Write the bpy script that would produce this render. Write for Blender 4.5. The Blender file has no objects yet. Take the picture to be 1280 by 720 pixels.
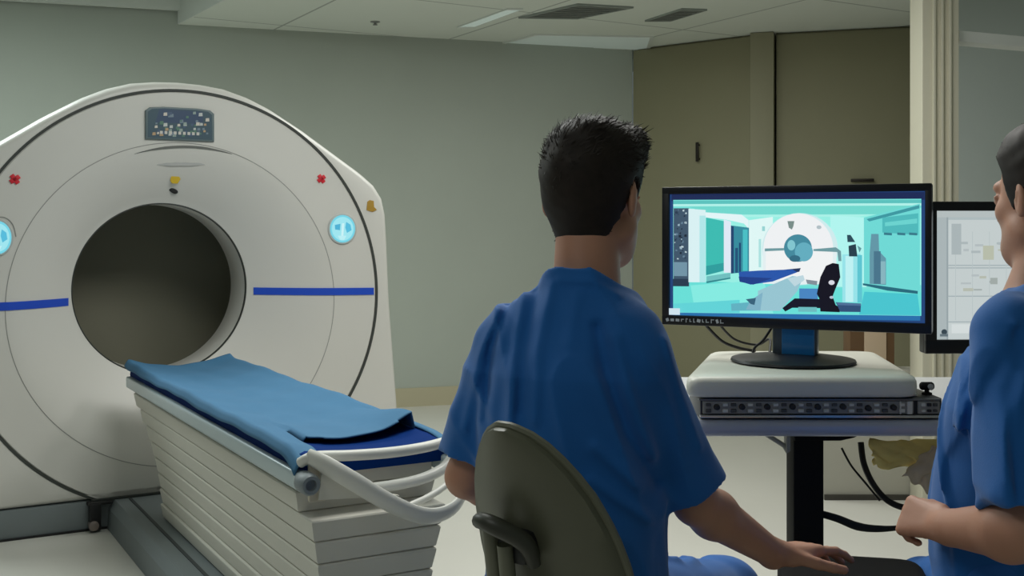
import bpy, bmesh, math, random
import numpy as np
from mathutils import Vector, Matrix, Euler
random.seed(7); RNG = np.random.RandomState(7)
PI = math.pi
SC = bpy.context.scene
COL = SC.collection
FPX = 1400.0; HZ = 286.0; CAMZ = 1.25; CEIL = 2.6

def at(px, py, Y):
    return Vector(((px-640)/FPX*Y, Y, CAMZ-(py-HZ)/FPX*Y))
def at_z(px, py, z):
    Y = (CAMZ-z)*FPX/(py-HZ)
    return at(px, py, Y)

# ---------------------------------------------------------------- materials
def lin(c):
    c = c/255.0
    return c/12.92 if c <= 0.04045 else ((c+0.055)/1.055)**2.4
def rgb(r, g, b): return (lin(r), lin(g), lin(b), 1.0)
MATS = {}
def mat(name, col, rough=0.5, metal=0.0, bump=0.0, bscale=60.0, var=0.0, vscale=6.0, spec=0.5, emit=None, estr=0.0, sheen=0.0, sss=0.0, coat=0.0):
    if name in MATS: return MATS[name]
    m = bpy.data.materials.new(name); m.use_nodes = True
    nt = m.node_tree; b = nt.nodes['Principled BSDF']
    b.inputs['Base Color'].default_value = col
    b.inputs['Roughness'].default_value = rough
    b.inputs['Metallic'].default_value = metal
    b.inputs['Specular IOR Level'].default_value = spec
    b.inputs['Sheen Weight'].default_value = sheen
    b.inputs['Coat Weight'].default_value = coat
    if sss:
        b.inputs['Subsurface Weight'].default_value = sss
        b.inputs['Subsurface Radius'].default_value = (0.012, 0.005, 0.003)
    if emit:
        b.inputs['Emission Color'].default_value = emit
        b.inputs['Emission Strength'].default_value = estr
    tc = nt.nodes.new('ShaderNodeTexCoord')
    if var:
        n = nt.nodes.new('ShaderNodeTexNoise'); n.inputs['Scale'].default_value = vscale; n.inputs['Detail'].default_value = 5
        nt.links.new(tc.outputs['Object'], n.inputs['Vector'])
        r = nt.nodes.new('ShaderNodeMapRange'); r.inputs['From Min'].default_value = 0.3; r.inputs['From Max'].default_value = 0.7
        r.inputs['To Min'].default_value = 1-var; r.inputs['To Max'].default_value = 1+var
        nt.links.new(n.outputs['Fac'], r.inputs['Value'])
        mx = nt.nodes.new('ShaderNodeVectorMath'); mx.operation = 'SCALE'
        mx.inputs[0].default_value = col[:3]
        nt.links.new(r.outputs['Result'], mx.inputs['Scale'])
        nt.links.new(mx.outputs['Vector'], b.inputs['Base Color'])
    if bump:
        n2 = nt.nodes.new('ShaderNodeTexNoise'); n2.inputs['Scale'].default_value = bscale; n2.inputs['Detail'].default_value = 4
        nt.links.new(tc.outputs['Object'], n2.inputs['Vector'])
        bp = nt.nodes.new('ShaderNodeBump'); bp.inputs['Strength'].default_value = bump; bp.inputs['Distance'].default_value = 0.01
        nt.links.new(n2.outputs['Fac'], bp.inputs['Height'])
        nt.links.new(bp.outputs['Normal'], b.inputs['Normal'])
    MATS[name] = m
    return m

def mat_picture(name, strength=1.0):
    """what a lit screen shows: colours stored per face, given off as light"""
    m = bpy.data.materials.new(name); m.use_nodes = True
    nt = m.node_tree; b = nt.nodes['Principled BSDF']
    a = nt.nodes.new('ShaderNodeAttribute'); a.attribute_name = 'picture'
    b.inputs['Base Color'].default_value = (0.01, 0.01, 0.012, 1); b.inputs['Roughness'].default_value = 0.35
    nt.links.new(a.outputs['Color'], b.inputs['Emission Color'])
    b.inputs['Emission Strength'].default_value = strength
    return m

# ---------------------------------------------------------------- objects
def link(o, parent=None):
    COL.objects.link(o)
    if parent is not None: o.parent = parent
    return o
def tag(o, label=None, cat=None, group=None, kind=None):
    if label: o['label'] = label
    if cat: o['category'] = cat
    if group: o['group'] = group
    if kind: o['kind'] = kind
    return o
def empty(name, loc, rz=0.0):
    o = bpy.data.objects.new(name, None); o.location = loc; o.rotation_euler = (0, 0, rz)
    o.empty_display_size = 0.1
    return link(o)

class MB:
    """collects shapes in one bmesh, then becomes one mesh object"""
    def __init__(s): s.bm = bmesh.new()
    def add(s, verts, faces):
        vs = [s.bm.verts.new(v) for v in verts]
        out = []
        for f in faces:
            try: out.append(s.bm.faces.new([vs[i] for i in f]))
            except ValueError: pass
        return vs, out
    def box(s, c, d, bevel=0.0, rot=None, seg=2, taper=None):
        tmp = bmesh.new()
        bmesh.ops.create_cube(tmp, size=1.0)
        for v in tmp.verts:
            t = taper if (taper and v.co.z > 0) else (1, 1)
            v.co = Vector((v.co.x*d[0]*t[0], v.co.y*d[1]*t[1], v.co.z*d[2]))
        if bevel:
            bmesh.ops.bevel(tmp, geom=list(tmp.edges), offset=bevel, segments=seg, affect='EDGES', profile=0.6)
        M = Matrix.Translation(Vector(c)) @ (rot.to_4x4() if rot is not None else Matrix.Identity(4))
        s.merge(tmp, M)
        return s
    def merge(s, tmp, M=None):
        tmp.verts.ensure_lookup_table(); tmp.verts.index_update()
        vs = [s.bm.verts.new(M @ v.co if M is not None else v.co) for v in tmp.verts]
        for f in tmp.faces:
            try: s.bm.faces.new([vs[v.index] for v in f.verts])
            except ValueError: pass
        tmp.free()
    def prism(s, pts, z0, z1, bevel=0.0, seg=3, axis='z', M=None):
        """extrude a plan polygon"""
        tmp = bmesh.new()
        n = len(pts)
        lo = [tmp.verts.new((p[0], p[1], z0)) for p in pts]
        hi = [tmp.verts.new((p[0], p[1], z1)) for p in pts]
        tmp.faces.new(lo[::-1]); tmp.faces.new(hi)
        for i in range(n):
            tmp.faces.new([lo[i], lo[(i+1) % n], hi[(i+1) % n], hi[i]])
        bmesh.ops.recalc_face_normals(tmp, faces=tmp.faces)
        if bevel:
            es = [e for e in tmp.edges if abs(e.verts[0].co.z-e.verts[1].co.z) < 1e-6]
            bmesh.ops.bevel(tmp, geom=es, offset=bevel, segments=seg, affect='EDGES', profile=0.6)
        s.merge(tmp, M)
        return s
    def tube(s, pts, r, n=12, closed=False, flat=1.0, up=None, smooth=True, res=6):
        """a round (or flattened) bar swept along a smoothed path"""
        P = [Vector(p) for p in pts]
        R = list(r) if hasattr(r, '__len__') else [r]*len(P)
        if smooth and len(P) > 2:
            Q, RR = [], []
            m = len(P)
            for i in range(m-1):
                p0, p1, p2, p3 = P[max(i-1, 0)], P[i], P[i+1], P[min(i+2, m-1)]
                for k in range(res):
                    t = k/res
                    Q.append(0.5*((2*p1)+(p2-p0)*t+(2*p0-5*p1+4*p2-p3)*t*t+(3*p1-p0-3*p2+p3)*t**3))
                    RR.append(R[i]*(1-t)+R[i+1]*t)
            Q.append(P[-1]); RR.append(R[-1])
            P, R = Q, RR
        rings = []
        U = None
        for i, p in enumerate(P):
            d = (P[min(i+1, len(P)-1)]-P[max(i-1, 0)]).normalized()
            if U is None:
                ref = Vector(up) if up else (Vector((0, 0, 1)) if abs(d.z) < 0.9 else Vector((1, 0, 0)))
                U = (ref-d*ref.dot(d)).normalized()
            else:
                U = (U-d*U.dot(d)).normalized()
            V = d.cross(U)
            rings.append([s.bm.verts.new(p+U*math.cos(2*PI*k/n)*R[i]+V*math.sin(2*PI*k/n)*R[i]*flat) for k in range(n)])
        for a, b in zip(rings, rings[1:]):
            for k in range(n):
                s.bm.faces.new([a[k], a[(k+1) % n], b[(k+1) % n], b[k]])
        s.bm.faces.new(rings[0][::-1]); s.bm.faces.new(rings[-1])
        return s
    def lathe(s, prof, c=(0, 0, 0), n=32, M=None, cap=True):
        M = M or Matrix.Identity(4)
        c = Vector(c)
        rings = []
        for (r, z) in prof:
            rings.append([s.bm.verts.new(M @ Vector((math.cos(2*PI*k/n)*r, math.sin(2*PI*k/n)*r, z))+c) for k in range(n)])
        for a, b in zip(rings, rings[1:]):
            for k in range(n):
                s.bm.faces.new([a[k], a[(k+1) % n], b[(k+1) % n], b[k]])
        if cap:
            s.bm.faces.new(rings[0][::-1]); s.bm.faces.new(rings[-1])
        return s
    def loft(s, loops, cap0=False, cap1=False, closed=True):
        rings = [[s.bm.verts.new(p) for p in L] for L in loops]
        n = len(rings[0])
        for a, b in zip(rings, rings[1:]):
            for k in range(n if closed else n-1):
                try: s.bm.faces.new([a[k], a[(k+1) % n], b[(k+1) % n], b[k]])
                except ValueError: pass
        if cap0: s.bm.faces.new(rings[0][::-1])
        if cap1: s.bm.faces.new(rings[-1])
        return s
    def build(s, name, m, parent=None, smooth=None, M=None, recalc=True):
        bm = s.bm
        if recalc: bmesh.ops.recalc_face_normals(bm, faces=bm.faces)
        me = bpy.data.meshes.new(name)
        bm.to_mesh(me); bm.free()
        if M is not None: me.transform(M)
        me.materials.append(m)
        ang = math.radians(38) if smooth is None else smooth
        if ang:
            me.polygons.foreach_set('use_smooth', [True]*len(me.polygons))
            me.set_sharp_from_angle(angle=ang)
        return link(bpy.data.objects.new(name, me), parent)

def local_of(root):
    """world -> root-local matrix for an empty placed with location and z turn"""
    return (Matrix.Translation(root.location) @ root.rotation_euler.to_matrix().to_4x4()).inverted()

def picture(name, polys, M, m, parent, step=0.00012):
    """flat patches of colour in layers: what a screen or a printed panel shows; polys = [(colour, [(x, z), ...])], facing -y"""
    verts, faces, cols = [], [], []
    for k, (c, pts) in enumerate(polys):
        i0 = len(verts)
        area = sum(pts[i][0]*pts[(i+1) % len(pts)][1]-pts[(i+1) % len(pts)][0]*pts[i][1] for i in range(len(pts)))
        if area < 0: pts = pts[::-1]
        verts += [(p[0], -k*step, p[1]) for p in pts]
        faces.append(list(range(i0, len(verts)))); cols.append(c)
    me = bpy.data.meshes.new(name); me.from_pydata(verts, [], faces)
    a = me.color_attributes.new('picture', 'FLOAT_COLOR', 'CORNER')
    i = 0
    for f, c in zip(me.polygons, cols):
        for _ in f.loop_indices:
            a.data[i].color = rgb(*c); i += 1
    me.transform(M); me.materials.append(m)
    return link(bpy.data.objects.new(name, me), parent)

# ---------------------------------------------------------------- distance-field modelling (bodies and clothes)
class SDF:
    def __init__(s, lo, hi, h):
        s.lo = np.array(lo, np.float32); s.h = h
        s.n = np.ceil((np.array(hi)-np.array(lo))/h).astype(int)+1
        s.ax = [(s.lo[i]+h*np.arange(s.n[i])).astype(np.float32) for i in range(3)]
        s.F = np.full(s.n, 0.5, np.float32)
    def block(s, lo, hi):
        a = np.clip(np.floor((np.array(lo)-s.lo)/s.h).astype(int), 0, s.n)
        b = np.clip(np.ceil((np.array(hi)-s.lo)/s.h).astype(int)+1, 0, s.n)
        sl = tuple(slice(a[i], b[i]) for i in range(3))
        X, Y, Z = np.meshgrid(*[s.ax[i][sl[i]] for i in range(3)], indexing='ij', sparse=True)
        return sl, X, Y, Z
    def op(s, fn, lo, hi, k=0.01, mode='u'):
        pad = k+3*s.h
        sl, X, Y, Z = s.block(np.array(lo)-pad, np.array(hi)+pad)
        if min(s.F[sl].shape) == 0: return s
        d = fn(X, Y, Z).astype(np.float32); a = s.F[sl]
        if mode == 's': d = -d
        if mode == 'u':
            h = np.clip(0.5+0.5*(a-d)/k, 0, 1); s.F[sl] = a*(1-h)+d*h-k*h*(1-h)
        else:
            h = np.clip(0.5-0.5*(a-d)/k, 0, 1); s.F[sl] = a*(1-h)+d*h+k*h*(1-h)
        return s
    def cone(s, a, b, ra, rb, k=0.01, mode='u', sq=None):
        a = np.array(a, float); b = np.array(b, float)
        lo = np.minimum(a-ra, b-rb); hi = np.maximum(a+ra, b+rb)
        return s.op(f_cone(a, b, ra, rb), lo, hi, k, mode)
    def ell(s, c, r, R=None, k=0.01, mode='u'):
        m = max(r)
        c = np.array(c, float)
        return s.op(f_ell(c, r, R), c-m, c+m, k, mode)
    def mesh(s, name, m, parent=None, smooth_it=0, post=None, extra=None):
        V, Q = surface_nets(s.F, s.lo, s.h)
        if smooth_it: V = relax(V, Q, smooth_it)
        if post is not None: V = post(V)
        return mesh_np(name, V, Q, m, parent, extra)

def f_cone(a, b, ra, rb):
    a = np.array(a, float); b = np.array(b, float); ab = b-a; L = max(float(ab@ab), 1e-12)
    def fn(X, Y, Z):
        px, py, pz = X-a[0], Y-a[1], Z-a[2]
        t = np.clip((px*ab[0]+py*ab[1]+pz*ab[2])/L, 0, 1)
        return np.sqrt((px-t*ab[0])**2+(py-t*ab[1])**2+(pz-t*ab[2])**2)-(ra+(rb-ra)*t)
    return fn
def f_ell(c, r, R=None):
    R = np.eye(3) if R is None else np.array(R)      # rows: the axes
    def fn(X, Y, Z):
        px, py, pz = X-c[0], Y-c[1], Z-c[2]
        q = [R[i][0]*px+R[i][1]*py+R[i][2]*pz for i in range(3)]
        k0 = np.sqrt(sum((q[i]/r[i])**2 for i in range(3)))
        k1 = np.sqrt(sum((q[i]/r[i]**2)**2 for i in range(3)))+1e-9
        return k0*(k0-1)/k1
    return fn
def f_plane(p, n):
    n = np.array(n, float); n = n/np.linalg.norm(n); d = float(n@np.array(p, float))
    return lambda X, Y, Z: X*n[0]+Y*n[1]+Z*n[2]-d
def f_max(*fs):
    def fn(X, Y, Z):
        r = fs[0](X, Y, Z)
        for f in fs[1:]: r = np.maximum(r, f(X, Y, Z))
        return r
    return fn
def f_trunk(prof, right, fwd, p=2.3):
    """stacked rounded cross-sections: prof rows are (z, half width, half depth, x, y)"""
    A = np.array(prof, float)
    def fn(X, Y, Z):
        a, b, cx, cy = [np.interp(Z, A[:, 0], A[:, i]) for i in (1, 2, 3, 4)]
        px, py = X-cx, Y-cy
        u = np.abs(px*right[0]+py*right[1])/a; v = np.abs(px*fwd[0]+py*fwd[1])/b
        n = (u**p+v**p)**(1/p)
        d = (n-1)*np.minimum(a, b)*0.9
        return np.maximum(np.maximum(d, Z-A[-1, 0]), A[0, 0]-Z)
    return fn

def surface_nets(F, lo, h):
    ins = F < 0
    c = np.zeros(np.array(F.shape)-1, np.uint8)
    for i in (0, 1):
        for j in (0, 1):
            for k in (0, 1):
                c += ins[i:F.shape[0]-1+i, j:F.shape[1]-1+j, k:F.shape[2]-1+k]
    act = np.argwhere((c > 0) & (c < 8))
    idx = np.full(c.shape, -1, np.int32)
    idx[act[:, 0], act[:, 1], act[:, 2]] = np.arange(len(act))
    acc = np.zeros((len(act), 3)); cnt = np.zeros(len(act))
    I, J, K = act.T
    corners = [(i, j, k) for i in (0, 1) for j in (0, 1) for k in (0, 1)]
    for a in corners:
        for ax in range(3):
            if a[ax]: continue
            b = list(a); b[ax] = 1
            fa = F[I+a[0], J+a[1], K+a[2]]; fb = F[I+b[0], J+b[1], K+b[2]]
            x = (fa < 0) != (fb < 0)
            t = np.where(x, fa/np.where(x, fa-fb, 1), 0)
            p = np.tile(np.array(a, float), (len(act), 1)); p[:, ax] = t
            acc += p*x[:, None]; cnt += x
    V = (act+acc/np.maximum(cnt, 1)[:, None])*h+lo
    quads = []
    for ax in range(3):
        u, v = (ax+1) % 3, (ax+2) % 3
        s0 = [slice(None)]*3; s1 = [slice(None)]*3
        s0[ax] = slice(0, -1); s1[ax] = slice(1, None)
        A = ins[tuple(s0)]; B = ins[tuple(s1)]
        E = np.argwhere(A != B)
        E = E[(E[:, u] > 0) & (E[:, v] > 0) & (E[:, u] < F.shape[u]-1) & (E[:, v] < F.shape[v]-1)]
        flip = ~A[E[:, 0], E[:, 1], E[:, 2]]
        def cell(du, dv):
            e = E.copy(); e[:, u] -= du; e[:, v] -= dv
            return idx[e[:, 0], e[:, 1], e[:, 2]]
        q = np.stack([cell(1, 1), cell(0, 1), cell(0, 0), cell(1, 0)], 1)
        q[flip] = q[flip][:, ::-1]
        quads.append(q)
    Q = np.concatenate(quads)
    Q = Q[(Q >= 0).all(1)]
    return V, Q
def relax(V, Q, it):
    e = np.concatenate([Q[:, [0, 1]], Q[:, [1, 2]], Q[:, [2, 3]], Q[:, [3, 0]]])
    for _ in range(it):
        S = np.zeros_like(V); C = np.zeros(len(V))
        for a, b in ((0, 1), (1, 0)):
            for k in range(3): S[:, k] += np.bincount(e[:, a], V[e[:, b], k], len(V))
            C += np.bincount(e[:, a], minlength=len(V))
        V = V*0.5+0.5*S/np.maximum(C, 1)[:, None]
    return V
def normals(V, Q):
    n = np.cross(V[Q[:, 2]]-V[Q[:, 0]], V[Q[:, 3]]-V[Q[:, 1]])
    N = np.zeros_like(V)
    for i in range(4):
        for k in range(3): N[:, k] += np.bincount(Q[:, i], n[:, k], len(V))
    return N/np.maximum(np.linalg.norm(N, axis=1), 1e-12)[:, None]
def mesh_np(name, V, Q, m, parent=None, extra=None):
    if extra is not None:
        V2, Q2 = extra
        Q = np.concatenate([Q, Q2+len(V)]); V = np.concatenate([V, V2])
    me = bpy.data.meshes.new(name)
    me.vertices.add(len(V)); me.vertices.foreach_set('co', V.astype(np.float32).ravel())
    me.loops.add(Q.size); me.loops.foreach_set('vertex_index', Q.astype(np.int32).ravel())
    me.polygons.add(len(Q)); me.polygons.foreach_set('loop_start', np.arange(0, Q.size, 4, dtype=np.int32))
    me.polygons.foreach_set('loop_total', np.full(len(Q), 4, np.int32))
    me.polygons.foreach_set('use_smooth', np.ones(len(Q), bool))
    me.update(calc_edges=True); me.validate()
    me.materials.append(m)
    return link(bpy.data.objects.new(name, me), parent)
# ---------------------------------------------------------------- camera, light
cam = bpy.data.cameras.new('camera'); cam.sensor_width = 36; cam.lens = 36*FPX/1280
cam.shift_y = -(360-HZ)/1280; cam.clip_end = 60
co = bpy.data.objects.new('camera', cam); co.location = (0, 0, CAMZ); co.rotation_euler = (PI/2, 0, 0); COL.objects.link(co)
SC.camera = co
SC.view_settings.view_transform = 'Standard'; SC.view_settings.look = 'None'
SC.view_settings.gamma = 1; SC.view_settings.exposure = 0; SC.view_settings.use_curve_mapping = False
w = bpy.data.worlds.new('world'); SC.world = w; w.use_nodes = True
w.node_tree.nodes['Background'].inputs['Color'].default_value = (0.80, 0.95, 0.92, 1)
w.node_tree.nodes['Background'].inputs['Strength'].default_value = 0.105
def area(name, loc, size, power, col, rot=(0, 0, 0)):
    l = bpy.data.lights.new(name, 'AREA'); l.shape = 'RECTANGLE'; l.size, l.size_y = size; l.energy = power; l.color = col
    o = bpy.data.objects.new(name, l); o.location = loc; o.rotation_euler = rot; COL.objects.link(o); return o
area('scan_room_ceiling_lamp', (-0.35, 3.35, 2.57), (1.0, 1.0), 28, (0.97, 1.0, 0.96), (0, 0, PI/6))
area('wall_side_fill_light', (-3.0, 4.9, 2.72), (1.0, 0.6), 58, (0.90, 1.0, 0.98), (0, 0, PI/6))  # unseen lamp added to brighten the left part of the back wall
area('rear_fill_light', (0.2, 5.7, 2.57), (1.6, 0.6), 25, (0.97, 1.0, 0.96))  # unseen lamp put in to give the far walls more light
area('desk_ceiling_lamp', (0.75, 3.75, 2.57), (0.6, 0.6), 20, (1.0, 0.98, 0.94))
area('control_side_fill_light', (-1.1, 0.7, 2.57), (0.8, 0.8), 8, (0.97, 1.0, 0.97), (0, 0, PI/6))  # unseen fill near the camera, added for the table's end and the man's back

# ---------------------------------------------------------------- the room
GA = math.radians(30)                       # how the scanner is turned
W0 = Vector((-2.17, 7.41)); WD = Vector((0.951, 0.309))
corner = W0+WD*3.23
M_wall = mat('painted_wall_grey_green', rgb(176, 182, 172), 0.85, bump=0.03, bscale=180, var=0.02, vscale=2)
M_wallb = mat('painted_wall_grey', rgb(178, 186, 182), 0.85, bump=0.03, bscale=180)
M_olive = mat('olive_laminate', rgb(142, 138, 110), 0.6, var=0.02, vscale=3, bump=0.01)
M_trim = mat('cream_trim', rgb(208, 204, 184), 0.6, bump=0.01)
M_white = mat('white_trim', rgb(222, 226, 220), 0.5)
def wall_slab(name, a, b, z0, z1, m, th=0.12, side=1):
    a = Vector(a); b = Vector(b); d = (b-a).normalized(); n = Vector((-d.y, d.x))*side*th
    mb = MB(); mb.prism([a, b, b+n, a+n], z0, z1)
    return tag(mb.build(name, m, smooth=0), kind='structure')
wall_slab('wall_back', W0-WD*6.5, corner, 0, 3.0, M_wall)
P1 = Vector((1.69, 7.75)); P2 = Vector((2.73, 7.41)); P3 = Vector((3.4, 7.19))
wall_slab('wall_right', corner+Vector((0.06, 0.45)), Vector((4.6, 7.3)), 0, 3.0, M_wallb)
S0 = Vector(((1192-640)/FPX*6.6, 6.6)); S1 = Vector((4.4, 5.7))
wall_slab('wall_side', S0, S1, 0, 2.6, M_wallb, th=0.10)
# floor
mf = mat('pale_vinyl_floor', rgb(212, 210, 202), 0.32, bump=0.01, bscale=14, var=0.03, vscale=1.3)
mb = MB(); mb.prism([(-8, -1.5), (6, -1.5), (6, 10), (-8, 10)], -0.1, 0.0)
tag(mb.build('floor', mf, smooth=0), kind='structure')
# ceiling: dropped grid of tiles with an edge that steps up to a higher strip at the left
mc = bpy.data.materials.new('ceiling_tiles'); mc.use_nodes = True
nt = mc.node_tree; b = nt.nodes['Principled BSDF']; b.inputs['Roughness'].default_value = 0.9
tc = nt.nodes.new('ShaderNodeTexCoord'); mp = nt.nodes.new('ShaderNodeMapping'); mp.inputs['Rotation'].default_value = (0, 0, -GA)
br = nt.nodes.new('ShaderNodeTexBrick'); br.offset = 0.0; br.inputs['Scale'].default_value = 1.0
br.inputs['Brick Width'].default_value = 1.2; br.inputs['Row Height'].default_value = 1.2
br.inputs['Mortar Size'].default_value = 0.008; br.inputs['Color1'].default_value = rgb(232, 236, 228); br.inputs['Color2'].default_value = rgb(226, 231, 222); br.inputs['Mortar'].default_value = rgb(176, 181, 174)
nt.links.new(tc.outputs['Object'], mp.inputs['Vector']); nt.links.new(mp.outputs['Vector'], br.inputs['Vector']); nt.links.new(br.outputs['Color'], b.inputs['Base Color'])
e0 = at(225, 30, 7.38).xy; ed = Vector((0.54, -0.84)).normalized()
eN = e0+ed*9.5; eB = e0-ed*0.8
mb = MB(); mb.prism([eB, eN, (7.5, eN.y), (7.5, 9.6), (eB.x, 9.6)], CEIL, CEIL+0.25)
tag(mb.build('ceiling', mc, smooth=0), kind='structure')
mb = MB(); mb.prism([(-9, -1.5), eN+Vector((0.3, 0)), eB+Vector((0.3, 0)), (-9, 9)], 2.80, 2.9)
tag(mb.build('ceiling_upper', mat('plain_ceiling', rgb(205, 212, 205), 0.9), smooth=0), kind='structure')
# pale soffit edge board and the pale strip along the top of the wall at the left
nrm = Vector((-ed.y, ed.x))
if nrm.x > 0: nrm = -nrm
mb = MB(); mb.prism([e0, e0+ed*9, e0+ed*9+nrm*0.015, e0+nrm*0.015], CEIL-0.004, 2.80)
tag(mb.build('trim_1', M_white, smooth=0), kind='structure')
def along(a, b, w, z0, z1, name, m, side=-1, bevel=0.0):
    a = Vector(a); b = Vector(b); d = (b-a).normalized(); n = Vector((-d.y, d.x))*side*w
    mb = MB(); mb.prism([a, b, b+n, a+n], z0, z1, bevel=bevel)
    return mb.build(name, m, smooth=0)
tag(along(W0-WD*5, e0-nrm*0.0, 0.05, 2.685, 2.80, 'trim_2', M_white), kind='structure')
tag(along(W0-WD*6, corner-WD*0.02, 0.018, 0.0, 0.13, 'baseboard_back', mat('beige_skirting', rgb(186, 178, 150), 0.6)), kind='structure')
# tall built-in cabinets on the right
def tall_cabinet(a, b, label, hpos, vertical):
    a = Vector(a); b = Vector(b); d = (b-a); L = d.length
    r = empty('tall_cabinet', (a.x, a.y, 0), math.atan2(d.y, d.x))
    tag(r, label, 'cabinet', 'built-in cabinets along the far wall')
    mb = MB(); mb.box((L/2, 0.08, 1.299), (L-0.004, 0.12, 2.596)); mb.build('carcass', M_olive, r, smooth=0)
    mb = MB(); mb.box((L/2, 0.009, 1.299), (L-0.012, 0.02, 2.57), 0.003); dr = mb.build('door', M_olive, r)
    mh = mat('dark_bronze_handle', rgb(40, 36, 30), 0.4, 0.6)
    mb = MB(); x, z = hpos
    d3 = (0.022, 0.014, 0.14) if vertical else (0.15, 0.014, 0.022)
    mb.box((x, -0.030, z), d3, 0.005)
    for s in (-1, 1):
        o = (0, 0, s*0.05) if vertical else (s*0.055, 0, 0)
        mb.box((x+o[0], -0.012, z+o[2]), (0.012, 0.03, 0.012))
    mb.build('handle', mh, dr)
    return r, L
c0 = corner+(P1-corner)*0.004
La = (P1-c0).length
ta, _ = tall_cabinet(c0, P1, 'tall olive cabinet in the far corner with an upright dark handle', (La*0.56, 1.80), True)
q0 = P1+(P2-P1)*0.12
tb, Lb = tall_cabinet(q0, P3, 'wide olive cabinet behind the large monitor with a flat dark handle', (0.57, 1.575), False)
mb = MB(); mb.box((0, -0.03, 1.299), (0.158, 0.2, 2.596), 0.004)
mp_ = (P1+q0)/2; ang = math.atan2((P2-P1).y, (P2-P1).x)
tag(mb.build('trim_3', mat('olive_pilaster', rgb(152, 148, 122), 0.6), M=Matrix.Translation((mp_.x, mp_.y+0.07, 0)) @ Matrix.Rotation(ang, 4, 'Z')), kind='structure')
# cream post and header of the control-room opening
xa, xb = (1153-640)/FPX*5.0, (1199-640)/FPX*5.0
mb = MB(); mb.box(((xa+xb)/2, 5.08, 1.299), (xb-xa, 0.16, 2.598), 0.006)
for k in range(3): mb.box((xa+0.05+k*0.035, 4.995, 1.299), (0.012, 0.02, 2.58), 0.004)
tag(mb.build('trim_4', M_trim), kind='structure')
hA = at(1199, 43, 5.05); hB = at(1420, 62, 5.5)
mb = MB()
mb.prism([(hA.x, hA.y), (hB.x, hB.y), (hB.x+0.03, hB.y+0.12), (hA.x+0.03, hA.y+0.12)], 2.095, 2.145, bevel=0.004)
tag(mb.build('trim_5', mat('bright_white_header', rgb(240, 242, 238), 0.45)), kind='structure')
# low wall under the opening
kA = Vector((1.44, 5.17)); kB = Vector((3.3, 5.17))
mb = MB(); mb.prism([kA, kB, kB+Vector((0, 0.12)), kA+Vector((0, 0.12))], 0, 0.60, bevel=0.004)
tag(mb.build('wall_low', mat('low_wall_beige', rgb(176, 174, 162), 0.7, bump=0.02)), kind='structure')
mb = MB(); mb.box(((1.44+1.83)/2, 5.163, 0.012), (0.39, 0.014, 0.024))
tag(mb.build('baseboard_low', mat('dark_skirting', rgb(60, 58, 52), 0.6)), kind='structure')

# ceiling fittings
def ceil_quad(pts, z=CEIL):
    out = []
    for px, py in pts:
        Y = (z-CAMZ)*FPX/(HZ-py); out.append(Vector(((px-640)/FPX*Y, Y)))
    return out
def vent(pts, label):
    q = ceil_quad(pts); c = sum(q, Vector((0, 0)))/4
    r = empty('ceiling_vent', (c.x, c.y, CEIL)); tag(r, label, 'vent', 'air vents in the dropped ceiling')
    L = [p-c for p in q]
    mb = MB()
    for i in range(4):
        a, b_ = L[i], L[(i+1) % 4]
        mb.prism([a, b_, b_*0.90, a*0.90], -0.012, 0.0)
    mb.build('frame', mat('vent_frame_grey', rgb(150, 156, 150), 0.6), r, smooth=0)
    mb = MB(); mb.prism([p*0.9 for p in L], -0.003, -0.001); mb.build('backing', mat('vent_dark', rgb(95, 99, 94), 0.8), r, smooth=0)
    mb = MB()
    n = 7
    for k in range(n):
        t0, t1 = (k+0.15)/n, (k+0.55)/n
        A = [L[0].lerp(L[3], t0)*0.9, L[1].lerp(L[2], t0)*0.9, L[1].lerp(L[2], t1)*0.9, L[0].lerp(L[3], t1)*0.9]
        mb.prism(A, -0.010, -0.004)
    mb.build('slats', mat('vent_slat', rgb(128, 132, 126), 0.6), r, smooth=0)
vent([(648, 21), (722, 22), (792, 8), (722, 4)], 'larger grey ceiling vent left of the cream post with closely set slats')
vent([(806, 25), (838, 25), (884, 11), (852, 10)], 'smaller narrow grey ceiling vent nearer the olive cabinets')
def panel_light(pts, label, e):
    q = ceil_quad(pts); c = sum(q, Vector((0, 0)))/4
    r = empty('ceiling_light', (c.x, c.y, CEIL)); tag(r, label, 'ceiling light', 'flat ceiling lights')
    L = [p-c for p in q]
    mb = MB()
    for i in range(4):
        a, b_ = L[i], L[(i+1) % 4]; mb.prism([a, b_, b_*0.94, a*0.94], -0.010, 0.0)
    mb.build('frame', M_white, r, smooth=0)
    mb = MB(); mb.prism([p*0.94 for p in L], -0.006, -0.001)
    mb.build('diffuser', mat('diffuser_%s' % e, rgb(220, 228, 222), 0.5, emit=(0.8, 1, 0.95, 1), estr=e), r, smooth=0)
panel_light([(571, 33), (592, 33), (654, 10), (634, 10)], 'narrow pale strip light slanting across the dropped ceiling', 0.16)
panel_light([(622, 54), (812, 62), (818, 45), (668, 42)], 'broad dim light panel in the ceiling along the far wall', 0.07)
q = ceil_quad([(469, 27)])[0]
r = empty('sprinkler', (q.x, q.y, CEIL)); tag(r, 'tiny grey sprinkler head in the ceiling above the scanner', 'sprinkler')
mb = MB(); mb.lathe([(0.032, 0), (0.032, -0.004), (0.014, -0.008)]); mb.build('plate', mat('sprinkler_grey', rgb(140, 142, 138), 0.5), r)
mb = MB(); mb.lathe([(0.009, -0.008), (0.009, -0.018), (0.016, -0.020), (0.016, -0.023)]); mb.build('nozzle', MATS['sprinkler_grey'], r)
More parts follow.
